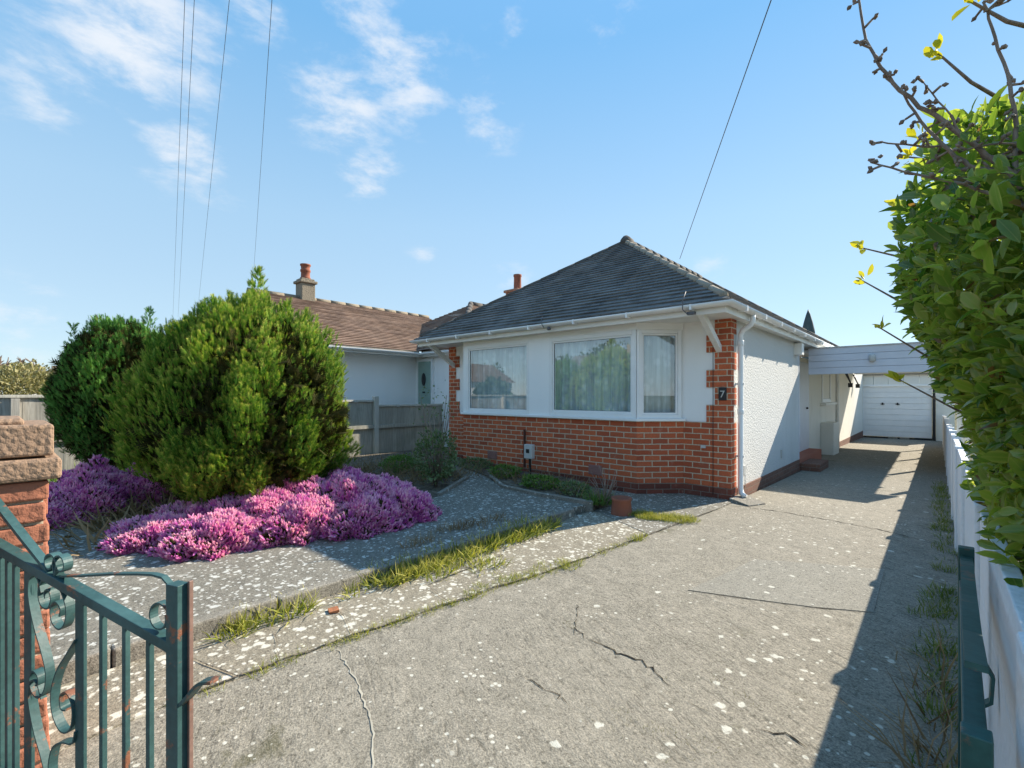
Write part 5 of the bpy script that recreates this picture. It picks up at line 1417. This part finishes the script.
front_fit(h1, [('door', -16.9, -15.9, .1, 2.1, 'reddoor'), ('window', -15.1, -13.0, .9, 2.3, 'upvc'), ('window', -20.9, -18.6, .9, 2.3, 'upvc')], -17.0)
h2 = far_house('white gabled bungalow across the street, mirrored in the farther pane', -40, -33.5, -25, -16.5, 2.7, 4.7, 'smoothwhite', 'browntile', 'y')
front_fit(h2, [('window', -38.6, -36.9, .9, 2.2, 'upvc'), ('door', -35.9, -35.0, .1, 2.1, 'sage')], -16.5)
h3 = far_house('cream bungalow across the street, mirrored in the narrow side pane', 7, 15, -24, -17, 2.6, 4.8, 'cream', 'slate', 'x')
front_fit(h3, [('window', 8.2, 10.4, .9, 2.3, 'upvc'), ('door', 11.4, 12.4, .1, 2.1, 'sage')], -17.0)


def round_tree(label, c, h, r, n, mat, seed, group=None):
    root = thing('street_tree', label, 'tree', c, group); b = MB(); b.tube([Vector(c), Vector((c[0] + .1, c[1], h * .3)), Vector((c[0], c[1], h * .7))], [.22, .17, .06], 8); b.build('trunk', 'bark', root)
    d = sphere_dirs(n); q = lump(d, 40, .5, 9, seed) * rng.uniform(.4, 1, n) ** .5
    Pp = np.stack([c[0] + d[:, 0] * r * q, c[1] + d[:, 1] * r * q, h * .58 + d[:, 2] * h * .42 * q], 1)
    leaves('crown', mat, Pp, d + rng.normal(0, .5, (n, 3)), rng.normal(size=(n, 3)) + [0, 0, 1], rng.uniform(.18, .34, n), *tpl_leaf(.3), root); return root


gp = 'trees across the street'
for i, (x, y, h_, r_) in enumerate([(-24, -29, 6.4, 3.4), (-18, -31, 7.0, 4.2), (-13.5, -30, 6.2, 3.2), (-30, -30, 5.6, 3.6), (-44, -30, 5.4, 4), (-9.5, -14.5, 3.6, 1.9), (4, -26, 6, 3.2), (17, -27, 6.2, 3.4), (-27, -15.5, 2.6, 1.5)]):
    round_tree(['broad evergreen tree behind the pink brick bungalow, mirrored in the window', 'street side evergreen tree opposite the bay window'][i in (5, 8)], (x, y, 0), h_, r_, 2600, 'treegreen', 90 + i, gp)
wl_ = thing('garden_wall', 'low white front garden wall across the street', 'wall', (-18, -13.6, 0))
b = MB(); b.box(-30, -12, -13.7, -13.5, -.1, .75); b.build('wall', 'smoothwhite', wl_); b = MB(); b.box(-30.05, -11.95, -13.75, -13.45, .752, .82); b.build('coping', 'kerbc', wl_)

NOTES = {'ground': ('rough open ground round the houses', 'ground'), 'drive': ('worn brushed concrete drive with cracks and pale lichen spots', 'drive'), 'slab_paving': ('strip of lichened paving slabs beside the kerb', 'paving'),
         'corner_paving': ('grey paving in shade before the brick corner of the bungalow', 'paving'), 'garden_path': ('raised grey concrete path spotted with white lichen', 'path'), 'flower_bed': ('dark soil bed under the conifers and heather', 'soil'),
         'wall_bed': ('narrow soil bed under the bay window', 'soil'), 'pavement': ('street pavement behind the gates', 'pavement'), 'road': ('tarmac road in front of the house', 'road'), 'path_kerb': ('row of weathered concrete kerb stones along the path', 'kerb'),
         'bed_edging': ('low concrete edging beside the rose bush', 'kerb'), 'wall_bed_edging': ('low concrete edging of the bed under the window', 'kerb'), 'paving_joint': ('dark earth filled joints between the paving slabs', 'joint'),
         'kerb_grass': ('yellow green grass tufts along the path kerb', 'grass'), 'seam_grass': ('thin grass and moss in the seam beside the drive', 'grass'), 'corner_grass': ('bright grass patch at the corner of the drive by the clay pot', 'grass'),
         'fence_grass': ('grass strip along the foot of the white fence', 'grass'), 'dry_stalks': ('dry stalks in the grass beside the white fence', 'stalks'), 'drive_crack': ('dark cracks running across the concrete drive', 'crack'), 'drive_joint': ('pale old joint line across the near end of the drive', 'joint'), 'drive_patch': ('smoother cement repair in the middle of the drive', 'repair'), 'drive_moss': ('small moss patches in the drive', 'moss'), 'path_grass': ('dry straw coloured grass on the path edge', 'grass'),
         'dead_fronds': ('dead brown fronds lying between the heather clumps', 'litter'), 'bed_stalks': ('dead stalks covering the shaded bed', 'stalks'), 'border_grass': ('green grass along the foot of the grey fence', 'grass')}
for o in bpy.data.objects:
    if o.parent is None and o.name in NOTES and 'label' not in o: tag(o, *NOTES[o.name])
